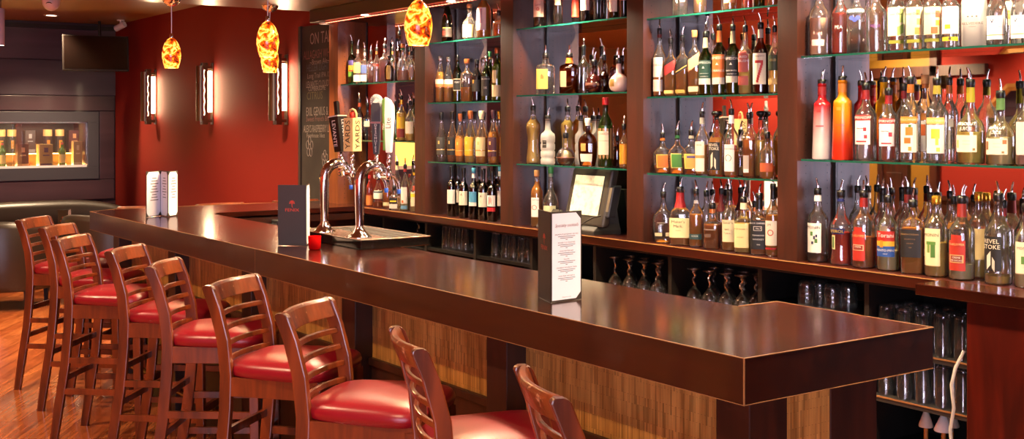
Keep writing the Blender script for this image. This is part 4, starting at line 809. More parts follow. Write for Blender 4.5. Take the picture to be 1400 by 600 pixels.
# ------------------------------------------------------------------ menus and folders
DK = leather('folder_cover', '#33291f', .5, .1); PAGE = M('#f6f3f8', .6); ORG = M('#d2401c', .5); INKM = M('#5a5054', .6); SCRM = M('#7a3a34', .6)
def logo(mb, o, u, up, s, m):               # small round winged mark over a stem
    o, u, up = Vector(o), Vector(u), Vector(up)
    for sg in (-1, 1):
        for k in range(4):
            a0 = math.radians(20+k*32); a1 = a0+math.radians(22); P = []
            for a, r in ((a0, .25), (a0, 1), ((a0+a1)/2, 1.08), (a1, 1), (a1, .25)): P.append(o+u*sg*math.cos(a-.6)*s*r+up*math.sin(a-.6)*s*r)
            mb.add(P, [tuple(range(5))], m)
    mb.add([o+u*s*.22+up*s*.7, o-u*s*.22+up*s*.7, o-u*s*.10-up*s*1.2, o+u*s*.3-up*s*1.9, o+u*s*.12-up*s*1.0], [(0,1,2,3,4)], m)
def folder(name, pts, z, h, label, faces, lines=True, cat='menu'):
    """faces: per panel (front kind, back kind) seen from the camera side: 'cover', 'page'"""
    r = empty(name, (pts[0][0], pts[0][1], z+.0005)); tag(r, label, cat); o0 = Vector((pts[0][0], pts[0][1], 0))
    camv = Vector((0, 0, 0))
    for i, (a, b) in enumerate(zip(pts[:-1], pts[1:])):
        a = Vector((*a, 0))-o0; b = Vector((*b, 0))-o0; t = (b-a); L = t.length; t.normalize(); n = Vector((t.y, -t.x, 0))
        if n.dot(camv-o0-a) < 0: n = -n                  # n points to the camera
        m = MB(); th = .0022
        m.add([p+q for q in (Vector((0,0,0)), Vector((0,0,h))) for p in (a, b, b-n*th, a-n*th)], [(3,2,1,0),(4,5,6,7),(0,1,5,4),(1,2,6,5),(2,3,7,6),(3,0,4,7)], 0)
        kind, art = faces[i]
        UZ = Vector((0, 0, 1)); tr = t if t.dot(Vector((SS, CC, 0))) > 0 else -t      # reading direction
        st = a if tr == t else b
        def P(x, zz, off=.0006): return st+tr*x+UZ*zz+n*off
        if kind == 'cover':
            mk = MB(); logo(mk, P(L/2, h*.70), tr, UZ, .0125, 0); flattext(mk, 'FENIX', .020, P(L/2, h*.585), tr, UZ, 0, sx=1.25)
            c = m.build('cover', [DK], r); mk.build('cover_logo', [ORG], c)
        else:
            c = m.build('cover', [DK], r)
            e = .005; cr = .020
            pg = MB(); q = [P(x, zz, .001) for x, zz in ((e+cr, e), (L-e-cr, e), (L-e, e+cr), (L-e, h-e-cr), (L-e-cr, h-e), (e+cr, h-e), (e, h-e-cr), (e, e+cr))]
            if art == 'spec': q = [P(x, zz, .001) for x, zz in ((e, e), (L-e-cr, e), (L-e, e+cr), (L-e, h-e-cr), (L-e-cr, h-e), (e, h-e))]
            pg.add(q, [tuple(range(len(q)))], 0)
            if art == 'spec':
                flattext(pg, 'Specialty cocktails', .0145, P(L*.50, h*.845, .0016), tr, UZ, 2, shear=.35, sx=.95)
                items = ['GRAPEFRUIT & ROSEMARY GIN FIZZ', 'SMOKED OLD FASHIONED', 'LONG WINTERS NAP', 'PALOMA', 'CRANBERRY BOURBON SMASH', 'HARD PEAR MARGARITA']
                for k, it in enumerate(items):
                    zz = h*(.745-.093*k); flattext(pg, it, .0062, P(L*.5, zz, .0016), tr, UZ, 1)
                    for j, ww in enumerate((.62, .46, .07)):
                        pg.add([P(L*.5+sx*L*ww/2*.9, zz-.0065-.0052*j+sz*.0008, .0016) for sx, sz in ((-1,-1),(1,-1),(1,1),(-1,1))], [(0,1,2,3)], 1)
                flattext(pg, '20% gratuity on parties', .004, P(L*.5, h*.045, .0016), tr, UZ, 1)
            elif art:
                for k in range(art):
                    zz = h*(.84-.06*k); ww = .30+.25*((k*7) % 3)/2
                    pg.add([P(L*.55+sx*L*ww/2, zz+sz*.0022, .0016) for sx, sz in ((-1,-1),(1,-1),(1,1),(-1,1))], [(0,1,2,3)], 1)
            pg.build('page', [PAGE, INKM, SCRM], c)
    return r
zt = 1.0812
folder('menu_folder', [(-3.068, 2.259), (-2.9395, 2.214), (-2.9495, 2.346)], zt, .285, 'dark folder open at a white specialty cocktails page, standing mid bar', [('cover', 0), ('page', 'spec')])
folder('menu_folder', [(-5.033, 2.213), (-4.946, 2.3145), (-5.06, 2.385)], zt, .28, 'closed dark brown folder with small orange phoenix mark, beside the red candle', [('cover', 0), ('page', 0)])
folder('menu_stand', [(-6.976, 2.222), (-7.073, 2.341), (-6.928, 2.338), (-7.013, 2.427)], zt, .275, 'three panel folded menu with white pages at the far end of the bar', [('page', 9), ('page', 8), ('page', 8)])
# red votive
v = empty('votive_candle', (-4.795, 2.285, zt)); tag(v, 'small red glass votive candle holder beside the black folder', 'candle holder')
MB().lathe([(.024, 0), (.027, .003), (.029, .06), (.0265, .06), (.0245, .008), (.001, .008)], 24, caps=(True, False)).build('cup', solidglass('red_glass', (.75, .01, .01), 0, 1.3, .5), v)
MB().lathe([(.020, .009), (.020, .03), (.001, .031)], 16).build('candle_wax', M('#c8302a', .6), v)

# ------------------------------------------------------------------ beer towers
tr_ = empty('drip_tray', (0, 0, 0)); tag(tr_, 'polished metal topped drip tray box under the beer towers', 'drip tray')
MB().box((-5.32, 2.445, 1.0805), (-4.655, 2.80, 1.120)).build('box', M('#4a403a', .1, .9), tr_, bevel=.003)
MB().box((-5.325, 2.44, 1.120), (-4.65, 2.805, 1.1255)).build('tray_top', M('#a08878', .22, .85), tr_, bevel=.002)
gr = MB()
for k in range(14): gr.box((-5.28+k*.044, 2.60, 1.1255), (-5.262+k*.044, 2.78, 1.127))
gr.build('drain_slots', M('#2a2420', .4, .5), tr_)
def tower(x, y, label):
    r = empty('beer_tower', (x, y, 1.1258)); tag(r, label, 'beer tower', 'chrome beer towers on the drip tray')
    MB().lathe([(.056, 0), (.056, .003), (.046, .010), (.032, .024), (.021, .042), (.019, .052)], 28).build('base_flange', CHROME, r)
    pts = [(0, 0, .045), (0, 0, .14), (0, .0, .25)]
    for k in range(1, 11):
        a = PI-k*PI/10*.86; pts.append((0, .070+.070*math.cos(a), .25+.078*math.sin(a)))
    rr = [.018, .0205, .0235]+[.025, .0255, .0255, .025, .024, .023]+[.022, .021, .020, .019]
    MB().tube(pts, rr[:len(pts)], 24).build('column', CHROME, r)
    for s, yy, zz in ((-1, .110, .290), (1, .110, .290)):
        f = MB(); x0 = s*.060
        f.tube([(s*.012, yy, zz-.012), (x0, yy+.01, zz-.012)], .013, 14)
        f.lathe([(.010, -.03), (.016, -.024), (.016, .012), (.010, .018), (.009, .045), (.012, .048), (.012, .062), (.007, .066)], 18, (x0, yy+.01, zz))
        f.tube([(x0, yy+.012, zz-.005), (x0, yy+.035, zz-.012), (x0, yy+.055, zz-.045), (x0, yy+.062, zz-.075)], [.010, .010, .008, .007], 12)
        fo = f.build('faucet', CHROME, r)
        MB().lathe([(.0085, -.02), (.0095, -.018), (.0095, 0), (.006, .002)], 12, (x0, yy+.0625, zz-.075)).build('spout_cap', M('#1d4fb0', .4), fo)
    return r
T1 = tower(*pxz(443.5, 316.5, 1.126), 'chrome gooseneck beer tower nearer the black folder')
T2 = tower(*pxz(491.5, 324, 1.126), 'chrome gooseneck beer tower at the near edge of the drip tray')
# tap handles stand on the faucets; they screw off, each one of its own
def handle_at(T, s): return (T.location.x+s*.060, T.location.y+.120, T.location.z+.290+.066)
def handle(T, s, label, tilt=0, rz=0):
    h = empty('tap_handle', handle_at(T, s), rz); h.rotation_euler = (0, tilt, rz); tag(h, label, 'tap handle')
    MB().lathe([(.006, -.004), (.010, 0), (.010, .012), (.006, .018), (.005, .028)], 14).build('ferrule', CHROME, h); return h
FACE = math.atan2(-2.6, 4.9)+PI/2
h = handle(T1, -1, 'black twin panel tap handle with white vertical lettering', -.13, FACE-.75)
b = MB().rings([[(-w_, -w_, z), (w_, -w_, z), (w_, w_, z), (-w_, w_, z)] for w_, z in ((.022, .025), (.032, .20))], 0, False)
b.rings([[(-.012, -.008, z), (.012, -.008, z), (.012, .008, z), (-.012, .008, z)] for z in (.20, .275)], 0, False)
hb = b.build('grip', M('#14110f', .4), h, bevel=.002)
t = MB(); flattext(t, 'LEVANTE', .032, (0, -.0325, .115), (0, 0, -1), (1, 0, 0), 0); flattext(t, 'LEVANTE', .028, (.0325, 0, .125), (0, 0, -1), (0, 1, 0), 0)
t.build('lettering', WHT and M(WHT, .5), h); MB().box((-.033, -.033, .197), (.033, .033, .203)).build('collar', M('#c8c0b0', .4), h)
h = handle(T1, 1, 'cream four sided tap handle with black vertical lettering and red knob', 0, FACE-.72)
MB().rings([[(-w_, -w_, z), (w_, -w_, z), (w_, w_, z), (-w_, w_, z)] for w_, z in ((.032, .03), (.031, .19))], 0, False).build('grip', M('#dcc184', .5), h, bevel=.004)
t = MB(); flattext(t, 'YARDS', .045, (0, -.0335, .11), (0, 0, 1), (-1, 0, 0), 0); flattext(t, 'YARDS', .045, (.0335, 0, .11), (0, 0, 1), (0, -1, 0), 0)
t.build('lettering', M('#2a2018', .5), h)
MB().tube([(-.024, 0, .188), (-.024, 0, .21), (-.015, 0, .226), (0, 0, .232), (.015, 0, .226), (.024, 0, .21), (.024, 0, .188)], .006, 10).build('strap', M('#c8a068', .5), h)
MB().lathe([(.012, .19), (.016, .20), (.014, .215), (.001, .222)], 16).build('knob', M('#b02a1c', .4), h)
h = handle(T2, -1, 'dark grey tap handle with round white crest and white lettering', 0, FACE-.3)
MB().rings([[(-w_, -.012, z), (w_, -.012, z), (w_, .012, z), (-w_, .012, z)] for w_, z in ((.012, .02), (.018, .08), (.020, .17), (.023, .172), (.024, .24), (.018, .26))], 0, False).build('grip', M('#34363c', .35), h, bevel=.003)
MB().box((-.0245, -.014, .163), (.0245, .014, .172)).build('collar', STEEL, h)
MB().lathe([(.001, -.008), (.028, -.008), (.032, 0), (.028, .008), (.001, .008)], 28).build('crest', M('#8e9498', .4), h).rotation_euler = (PI/2, 0, 0)
[c for c in kids(h) if c.name.startswith('crest')][0].location = (0, 0, .268)
t = MB(); [flattext(t, c_, .0165, (0, -.0135, .155-.0150*k_), (1, 0, 0), (0, 0, 1), 0, sx=1.15) for k_, c_ in enumerate('DESCHUTES')]
for k in range(16):
    a0 = k*2*PI/16; t.add([(math.cos(a)*rr_*.001*1, -.0085, .268+math.sin(a)*rr_*.001) for a, rr_ in ((a0, 22), (a0+.2, 22), (a0+.2, 26), (a0, 26))], [(0,1,2,3)], 0)
t.add([(-.016, -.0086, .262), (.004, -.0086, .258), (.016, -.0086, .272), (.0, -.0086, .282)], [(0,1,2,3)], 0)
t.build('lettering', M(WHT, .5), h)
h = handle(T2, 1, 'tall white blade tap handle with green side and black lettering', 0, FACE-.35)
pts = [(-.012, .03), (.012, .03), (.019, .12), (.024, .20), (.022, .245), (.006, .272), (-.016, .285), (-.018, .2), (-.016, .1)]
def sl(p0, p1, pts, m, mb):
    mb.add([(x, p0, z) for x, z in pts]+[(x, p1, z) for x, z in pts], [tuple(range(len(pts))), tuple(range(2*len(pts)-1, len(pts)-1, -1))]+[(i, i+len(pts), (i+1) % len(pts)+len(pts), (i+1) % len(pts)) for i in range(len(pts))], m); return mb
sl(-.014, .014, pts, 0, MB()).build('grip', M('#ece8ea', .35), h, bevel=.003)
sl(-.0155, .0135, [(-.024, .04), (-.013, .04), (-.017, .2), (-.015, .283), (-.029, .272)], 0, MB()).build('side_strip', M('#5c8a3a', .5), h, bevel=.002)
t = MB(); flattext(t, 'Lite', .034, (.002, -.0148, .165), (0, 0, 1), (-1, 0, 0), 0); flattext(t, 'Miller', .013, (-.022, -.0158, .15), (0, 0, 1), (-1, 0, 0), 1)
t.build('lettering', [M('#1a2030', .5), M(WHT, .5)], h)
# soda gun behind the bar
g = empty('soda_gun', (-6.75, 3.12, 0)); tag(g, 'soda gun hose with chrome sleeve and white holster behind the bar', 'soda gun')
MB().tube([(-.27, -.02, 1.0), (-.12, .0, 1.01), (0, .02, .99), (.16, .10, .93), (.3, .2, .80)], .02, 14).build('hose_sleeve', M('#c8b088', .2, .9), g)
MB().box((-.34, -.05, .97), (-.24, .03, 1.02)).build('handle', BLK, g, bevel=.006)
MB().box((-.54, -.1, .60), (-.34, .06, .99)).build('holster', M('#d8d8dc', .4), g, bevel=.006)

# ------------------------------------------------------------------ cash register
g = empty('cash_register', (pxy(811, 3.82), 0, 1.0805)); tag(g, 'dark grey touch screen till with blank pale screen on the back counter', 'cash register')
POSM = M('#35302b', .42); tl = .24
def slant(x0, x1, z0, z1, t0, t1, mat, name, par, bev=.012):     # slab parallel to the tilted face; t is depth behind the face
    yb = lambda z: 3.735+tl*z
    vs = [(x, yb(z)+t, z) for z in (z0, z1) for x, t in ((x0, t0), (x1, t0), (x1, t1), (x0, t1))]
    m = MB(); m.add(vs, [(3,2,1,0),(4,5,6,7),(0,1,5,4),(1,2,6,5),(2,3,7,6),(3,0,4,7)]); return m.build(name, mat, par, bevel=bev, seg=3)
hs = slant(-.165, .165, .035, .335, 0, .05, POSM, 'housing', g, .018)
slant(-.128, .122, .088, .302, -.002, .004, M('#1c1a18', .4), 'bezel', hs, .002)
SCR = newmat('till_screen'); b_ = SCR[2]['Principled BSDF']; n_ = noise(SCR[1], 40, 5); r_ = ramp(SCR[1], n_.outputs[0], [(.3, '#b8ae94'), (.5, '#d8d0b8')])
SCR[3].new(r_.outputs[0], b_.inputs['Base Color']); SCR[3].new(r_.outputs[0], b_.inputs['Emission Color']); b_.inputs['Emission Strength'].default_value = .10; b_.inputs['Roughness'].default_value = .3
slant(-.120, .114, .095, .295, -.0035, 0, SCR[0], 'screen', hs, 0)
MB().rings([[(-.12, 3.72, z) if 0 else (x, y, z) for x, y in ((-.13*k, 3.735+a), (.13*k, 3.735+a), (.13*k, 3.90), (-.13*k, 3.90))] for z, k, a in ((0, 1, -.02), (.02, 1, -.02), (.05, .9, .03), (.22, .6, .10))], 0, False).build('stand', M('#221f1c', .5), g, bevel=.006)
slant(.166, .196, .09, .25, .0, .055, M('#26282e', .35), 'card_reader', g, .008)
slant(.170, .190, .12, .24, -.003, .004, M('#6a6254', .4), 'reader_slot', g, 0)
MB().tube([(-.02, 3.73, .05), (.03, 3.715, .045), (.08, 3.715, .07), (.12, 3.725, .09), (.16, 3.74, .10)], .004, 8).build('cable', BLK, g)
g = empty('bill_presenter', (pxy(760, 3.78), 3.78, 1.0805)); tag(g, 'small dark leather bill folder leaning beside the till', 'bill folder')
MB().box((-.075, -.05, 0), (.06, -.044, .115), 0, Matrix.Rotation(-.5, 3, 'X')).build('front_cover', leather('presenter', '#1c1512', .4), g, bevel=.002)
MB().box((-.075, -.035, 0), (.06, -.029, .115), 0, Matrix.Rotation(-.62, 3, 'X')).build('back_cover', leather('presenter_b', '#1c1512', .4), g, bevel=.002)

# ------------------------------------------------------------------ glasses under the counter
GL2 = thinglass('bar_glass', (.96, .97, .95), 1.5, body=.02, bodycol=(.9, .92, .85))
def highball(h, r0, r1, rib=0):
    m = MB(); n = 28
    def ring(r, z): return [((r*(1+rib*math.cos(14*2*PI*i/n)))*math.cos(2*PI*i/n), (r*(1+rib*math.cos(14*2*PI*i/n)))*math.sin(2*PI*i/n), z) for i in range(n)]
    m.rings([ring(r0, 0), ring(r0+(r1-r0)*.5, h*.5), ring(r1, h-.012), ring(r1*.97, h), ring(r1*.2, h)], 0, True, False, True)
    m.rings([ring(r0*.95, .001), ring(r1*.92, h-.022), ring(r1*.2, h-.020)], 0, True, False, True); return m
def goblet():
    m = MB(); pr = []
    for z, r in ((0, .033), (.02, .036), (.045, .035), (.07, .026), (.085, .012), (.09, .006)): pr.append((r, z))
    m.lathe(pr, 20, caps=(False, False)); n = 10
    m.tube([(.006*math.sin(k*1.15), .005*math.cos(k*1.15), .088+k*.008) for k in range(10)], [.006, .005, .0055, .005, .006, .0055, .005, .0055, .006, .007], 8)
    m.lathe([(.007, .158), (.012, .164), (.031, .170), (.033, .172), (.031, .1735), (.001, .176)], 22); return m
def tumbler():
    m = MB(); m.lathe([(.036, 0), (.038, .02), (.037, .045), (.034, .050), (.036, .056), (.035, .085), (.030, .098), (.022, .103), (.001, .103)], 22, caps=(False, True))
    m.lathe([(.033, .001), (.034, .045), (.030, .085), (.001, .09)], 22, caps=(False, True)); return m
GP = {}
def glass_item(kind, px, y, z, label, cat, group):
    if kind not in GP:
        mb = {'slim': lambda: highball(.150, .030, .024), 'tall': lambda: highball(.158, .0295, .029, .015), 'goblet': goblet, 'tumbler': tumbler}[kind]()
        nm = {'slim': 'highball_glass', 'tall': 'highball_glass', 'goblet': 'stem_glass', 'tumbler': 'tumbler'}[kind]
        o = mb.build(nm, GL2); GP[kind] = o
    else: o = GP[kind].copy(); COL.objects.link(o)
    xx = pxy(px, y); lo = max(v for v in DIV if v <= pxy(px, 3.74)+.01); hi = DIV[DIV.index(lo)+1]; rr = .04 if kind in ('goblet', 'tumbler') else .032
    o.location = (min(max(xx, lo+.012+rr), hi-.012-rr), y, z+.0006); o.rotation_euler = (0, 0, random.random()*6); tag(o, label, cat, group)
    return o
ordn = ['first', 'second', 'third', 'fourth', 'fifth', 'sixth', 'seventh']
for i, px in enumerate((610, 619, 628, 637)): glass_item('slim', px, 3.80, .875, 'upturned slim glass, %s from left in front row below the wine bottles' % ordn[i], 'glass', 'upturned slim glasses left')
for i, px in enumerate((616, 626, 636, 645)): glass_item('slim', px, 3.89, .875, 'upturned slim glass, %s from left in back row below the wine bottles' % ordn[i], 'glass', 'upturned slim glasses left')
for i, px in enumerate((678, 692, 702, 713, 722)): glass_item('slim', px+(0 if px != 713 else 1), 3.80 if px != 702 else 3.80, .86 if px == 713 else .875, 'upturned slim glass, %s from left in the cubby left of the cocktail menu' % ordn[i], 'glass', 'upturned slim glasses right')
for i, px in enumerate((698, 708, 718)): glass_item('slim', px, 3.89, .875, 'upturned slim glass behind, %s from left, left of the cocktail menu' % ordn[i], 'glass', 'upturned slim glasses right')
for i, px in enumerate((572,)): glass_item('goblet', px, 3.82, .86, 'single upturned stem glass in the cubby behind the drip tray', 'wine glass', None)
for i, px in enumerate((841, 860, 880, 899)): glass_item('goblet', px, 3.80, .80, 'upturned twisted stem glass, %s from left in front, right of cocktail menu' % ordn[i], 'wine glass', 'upturned stem glasses in left cubby')
for i, px in enumerate((863, 882, 903)): glass_item('goblet', px, 3.905, .80, 'upturned twisted stem glass, %s from left in back, right of cocktail menu' % ordn[i], 'wine glass', 'upturned stem glasses in left cubby')
for i, px in enumerate((949, 970, 993, 1014)): glass_item('goblet', px, 3.80, .80, 'upturned twisted stem glass, %s from left in front, above the worktop notch' % ordn[i], 'wine glass', 'upturned stem glasses in right cubby')
for i, px in enumerate((976, 997, 1018, 1034)): glass_item('goblet', px, 3.905, .80, 'upturned twisted stem glass, %s from left in back, above the worktop notch' % ordn[i], 'wine glass', 'upturned stem glasses in right cubby')
for i, (px, y) in enumerate(((1103, 3.80), (1121, 3.87), (1138, 3.80), (1160, 3.87))): glass_item('tumbler', px, y, .89, 'upturned ridged tumbler, %s from left above the right bar top' % ordn[i], 'tumbler', 'upturned ridged tumblers')
rows = ['front', 'middle', 'rear']
for lv, (z, ln) in enumerate(((.787, 'upper'), (.60, 'lower'))):
    for rw, y in enumerate((3.775, 3.85, 3.925)):
        a, b = -2.86, -2.36
        for k in range(7):
            x = a+(b-a)*k/6
            if 'tall' not in GP: pass
            o = glass_item('tall', 1250, y, z, 'upright tall glass, %s from left, %s row, %s shelf under the right counter end' % (ordn[k], rows[rw], ln), 'glass', 'tall glasses on the %s shelf' % ln)
            o.location.x = x+random.uniform(-.004, .004)
# paper drinking cone tools on the bottom shelf
for i, (px, y, s) in enumerate(((1266, 3.80, 1), (1290, 3.80, 1.3), (1301, 3.88, 1.1))):
    g = empty('bottle_brush', (pxy(px, y), y, .5505)); tag(g, ['pale cone topped brush with wooden handle below the glass shelves', 'large white cone topped brush beside the grey cord', 'beige cone topped brush behind the white one'][i], 'brush', 'cone topped brushes')
    hgt = .575-.5505
    g.location.z = .40
    MB().lathe([(.026*s, .105), (.027*s, .11), (.006, .172), (.001, .174)], 20, (0, 0, 0)).build('cone_head', M('#b8aa98' if i != 1 else '#e4ddd2', .6), g)
    MB().lathe([(.008, 0), (.008, .106)], 12).build('handle', M('#a86a28', .5), g)
MB().box((-2.907, 3.74, .38), (-2.311, 4.08, .4)).build('cubby_shelf', BLK, bb)

# ------------------------------------------------------------------ lamps
def amber():
    m, nt, N, L = newmat('mottled_amber_glass'); b = N['Principled BSDF']
    n = noise(nt, 24, 4); n.inputs['Distortion'].default_value = .3
    r = ramp(nt, n.outputs[0], [(.32, '#301004'), (.42, '#b03406'), (.49, '#f07c10'), (.55, '#ffc860'), (.61, '#f88a18'), (.68, '#c8240c')])
    L.new(r.outputs[0], b.inputs['Base Color']); L.new(r.outputs[0], b.inputs['Emission Color']); b.inputs['Emission Strength'].default_value = .85
    b.inputs['Roughness'].default_value = .15; return m
AMB = amber(); BULB = M((1, .80, .48), .5, emit=12); LENS = M((1, .84, .62), .5, emit=6)
def atd(px, d): t = (px-700)/F*d; return (t*SS-d*CC, t*CC+d*SS)
def pendant(px, d, yb, ceil, label):
    x, y = atd(px, d); zb = HC+(167.4-yb)*d/F
    r = empty('pendant_lamp', (x, y, zb)); tag(r, label, 'pendant lamp', 'amber glass pendant lamps above the bar')
    MB().lathe([(.043, 0), (.053, .03), (.060, .07), (.0605, .09), (.056, .125), (.044, .16), (.028, .183), (.013, .196), (.0125, .198)], 28, caps=(False, True)).build('glass_shade', AMB, r)
    MB().lathe([(.001, .012), (.02, .012), (.03, .022), (.036, .05), (.03, .09), (.001, .10)], 18).build('bulb', BULB, r)
    MB().lathe([(.013, .194), (.014, .20), (.010, .222), (.004, .226)], 16).build('shade_cap', CHROME, r)
    MB().tube([(0, 0, .22), (0, 0, ceil-zb)], .0035, 8).build('cord', M('#c8bcb4', .3, .6), r)
    MB().lathe([(.012, -.045), (.040, -.03), (.055, -.012), (.058, 0)], 24, (0, 0, ceil-zb-.0005), caps=(True, True)).build('ceiling_canopy', CHROME, r)
    l = bpy.data.lights.new('pendant_light', 'SPOT'); l.energy = 11; l.color = (1, .62, .28); l.spot_size = math.radians(165); l.spot_blend = .6; l.shadow_soft_size = .03
    o = bpy.data.objects.new('pendant_light', l); COL.objects.link(o); o.location = (x, y, zb-.006)
pendant(234.5, 7.6, 93, DZ, 'amber glass pendant at far left, in front of the red wall')
pendant(366, 6.38, 78, DZ, 'mottled amber pendant directly in front of another, left of the chalkboard')
pendant(369, 8.0, 99, DZ, 'amber pendant partly hidden below and behind a nearer one')
pendant(572, 5.03, 62, DZ, 'largest nearest amber pendant hanging in front of the bottle shelves')
def sconce(px, ztop, label):
    x = pxy(px, 4.10); r = empty('wall_sconce', (x, YB-.0008, 1.63)); tag(r, label, 'wall sconce', 'bronze wall sconces on the red wall')
    h = .60
    MB().box((-.03, -.012, .0), (.03, 0, h)).box((-.02, -.06, .02), (.02, -.01, .05)).box((-.02, -.06, h-.06), (.02, -.01, h-.03)).build('back_plate', BRONZE, r, bevel=.002)
    MB().box((-.032, -.115, .0), (.032, -.058, h)).build('inner_cover', BRONZE, r, bevel=.004)
    c = MB(); rings = []
    for z in (.035, h-.03): rings.append([(.046*math.sin(q_), -.115-.05*math.cos(q_), z) for q_ in [math.radians(-100+200*i/14) for i in range(15)]])
    c.rings(rings, 0, True); c.build('metal_cover', BRONZE, r)
    MB().box((.0455, -.128, .06), (.0485, -.116, h-.05)).build('cover_inlay', M('#8a8494', .25, .8), r)
    w = MB(); pts = [(.034, -.098+.006*math.sin(k*1.3), .09+k*.022) for k in range(21)]
    w.tube(pts, .0045, 6); w.build('wavy_slot', M((1, .75, .42), .5, emit=2.5), r)
    MB().tube([(0, -.036, .12), (0, -.036, h-.08)], .021, 14).build('tube_lamp', M((1, .78, .48), .5, emit=11), r)
sconce(207, 97, 'leftmost bronze wall sconce, below the left pendant')
sconce(284, 87, 'middle bronze wall sconce on the red wall')
sconce(385, 81, 'bronze wall sconce nearest the chalkboard')
for i, x in enumerate((-12.71, -11.0, -9.25)):
    l = bpy.data.lights.new('sconce_light', 'AREA'); l.energy = 1.6; l.color = (1, .66, .36); l.shape = 'RECTANGLE'; l.size = .03; l.size_y = .42
    o = bpy.data.objects.new('sconce_light', l); COL.objects.link(o); o.location = (x+.045, YB-.05, 1.93); o.rotation_euler = (PI/2, 0, PI*.62+PI)
def downlight(x, y, z, power, label, group, angle=115, target=None, r=.07):
    g = empty('ceiling_downlight', (x, y, z)); tag(g, label, 'ceiling light', group)
    MB().lathe([(r*.8, -.001), (r*.82, -.008), (r, -.010), (r*1.12, -.006), (r*1.14, -.0005)], 28, caps=(False, False)).build('trim_ring', M('#c8bfb0', .4, .3), g)
    MB().lathe([(.001, -.005), (r*.8, -.005)], 24, caps=(False, False)).build('lens', LENS, g)
    if power: spot('downlight_beam', (x, y, z-.02), power, WARM, angle, .7, target or (x, y, 0), .06)
lx, ly = pxz(70, 20.5, ZC)
downlight(lx, ly, ZC, P_LOUNGE, 'round recessed ceiling light below the white dome camera', 'lounge ceiling lights')
lx2, ly2 = pxz(19, 21, ZC)
for x, y in ((-10.4, 2.9), (-8.9, 3.0), (-10.2, .2), (-12.6, .4)): downlight(x, y, ZC, P_LOUNGE, 'added recessed ceiling light above the lounge, out of view', 'lounge ceiling lights')  # unseen lights added to strengthen the light on the red wall and lounge
for x in (-12.6, -10, -7.6, -5.4, -3.2, -1.0):
    for y in (-4.8, -1.7): downlight(x, y, ZC, P_CEIL*(2.6 if y < -4 else 1.2), 'recessed ceiling light in the front half of the room', 'front room ceiling lights', target=((x, YO, 1.2) if y < -4 else None))
for x in (-8.6, -6.4, -4.2, -2.0): downlight(x, .35, ZC, P_CEIL, 'recessed ceiling light over the stools', 'ceiling lights over the stools')
for x in (-7.0, -5.68, -4.4, -3.1, -1.8): downlight(x, 2.95, DZ, P_BAR, 'recessed light in the dropped ceiling over the bar aisle', 'lights over the bar aisle', 130)
g = (-7.58, 3.69)
downlight(g[0], g[1], SZ, 8, 'tiny recessed light under the bulkhead beside the chalkboard', 'bulkhead lights', 120, None, .035)
for i, (a, b) in enumerate(bays):  # spots and lens discs added under the bulkhead to brighten the bottles
    for q in ((.5,) if i < 4 else (.2, .5, .8)):
        x = a+(min(b, -1.6)-a)*q
        spot('added_shelf_spot', (x, 3.632, SZ-.012), P_SHELF*(1 if i < 4 else .62), (1, .76, .50), 150, .5, (x, 3.80, 1.2), .03)
        MB().lathe([(.001, -.004), (.022, -.004), (.026, -.0005)], 16, (x, 3.63, SZ)).build('added_spot_lens', LENS, ls)
# small red spot glow above the end column
# ------------------------------------------------------------------ chalkboard
g = empty('chalkboard', (-8.45, YB-.0008, 0)); tag(g, 'tall dark chalkboard with handwritten drinks list beside the bottle shelves', 'chalkboard')
m = MB().box((-.46, -.022, .9), (.60, 0, 2.44)); CBM = newmat('chalk_slate'); n_ = noise(CBM[1], 3, 5); r_ = ramp(CBM[1], n_.outputs[0], [(.3, '#1d1b18'), (.7, '#35322c')]); CBM[3].new(r_.outputs[0], CBM[2]['Principled BSDF'].inputs['Base Color']); CBM[2]['Principled BSDF'].inputs['Roughness'].default_value = .8
m.build('slate', CBM[0], g)
MB().box((-.50, -.035, .88), (-.455, .0, 2.445)).box((-.5, -.035, .86), (.62, 0, .905)).build('frame', M('#2a221a', .5), g, bevel=.003)
ch = MB(); y_ = -.0228
def chalk(s, pyy, size, m, x0=-.36, sx=1.0): flattext(ch, s, size, (x0, y_, HC+(167.4-pyy)*9.33/F), (1, 0, .015), (0, 0, 1), m, 'LEFT', sx=sx)
chalk('ON TAP', 52, .135, 0, -.30, .8); chalk('ALLAGASH WHITE', 74, .10, 1, -.42, .7); chalk('~Brown Ale~', 84, .065, 0, -.3); chalk('HELLER LIGHT', 92, .085, 2, -.36, .75)
chalk('Long Trail IPA 12', 103, .06, 0, -.35); chalk('LEVANTE CLOUDY &', 115, .075, 0, -.37, .7); chalk('CUMBERSOME', 121, .05, 0, -.33); chalk('CITRUS', 131, .09, 3, -.36)
chalk('EXIL GENIUS & ALE', 153, .10, 0, -.37, .62); chalk('Sweet French Bru', 163, .06, 1, -.37); chalk("ALEX'S RASPBERRY LEM", 177, .085, 0, -.42, .6); chalk('Farmhouse 16oz', 186, .05, 0, -.36)
for fx, fz, s_ in ((-.30, 1.45, .055), (.16, 1.50, .05), (-.02, 1.36, .045)):
    for k in range(5):
        a = k*2*PI/5+.3; c_ = Vector((fx+math.cos(a)*s_*.75, y_-.001, fz+math.sin(a)*s_*.95))
        ch.tube([c_+Vector((math.cos(a+q)*s_*.42, 0, math.sin(a+q)*s_*.62)) for q in [j*PI/5 for j in range(11)]], .0028, 5, 0)
ch.build('chalk_writing', [M('#8a847c', .8), M('#74504c', .8), M('#4c5862', .8), M('#5a5a3c', .8)], g)

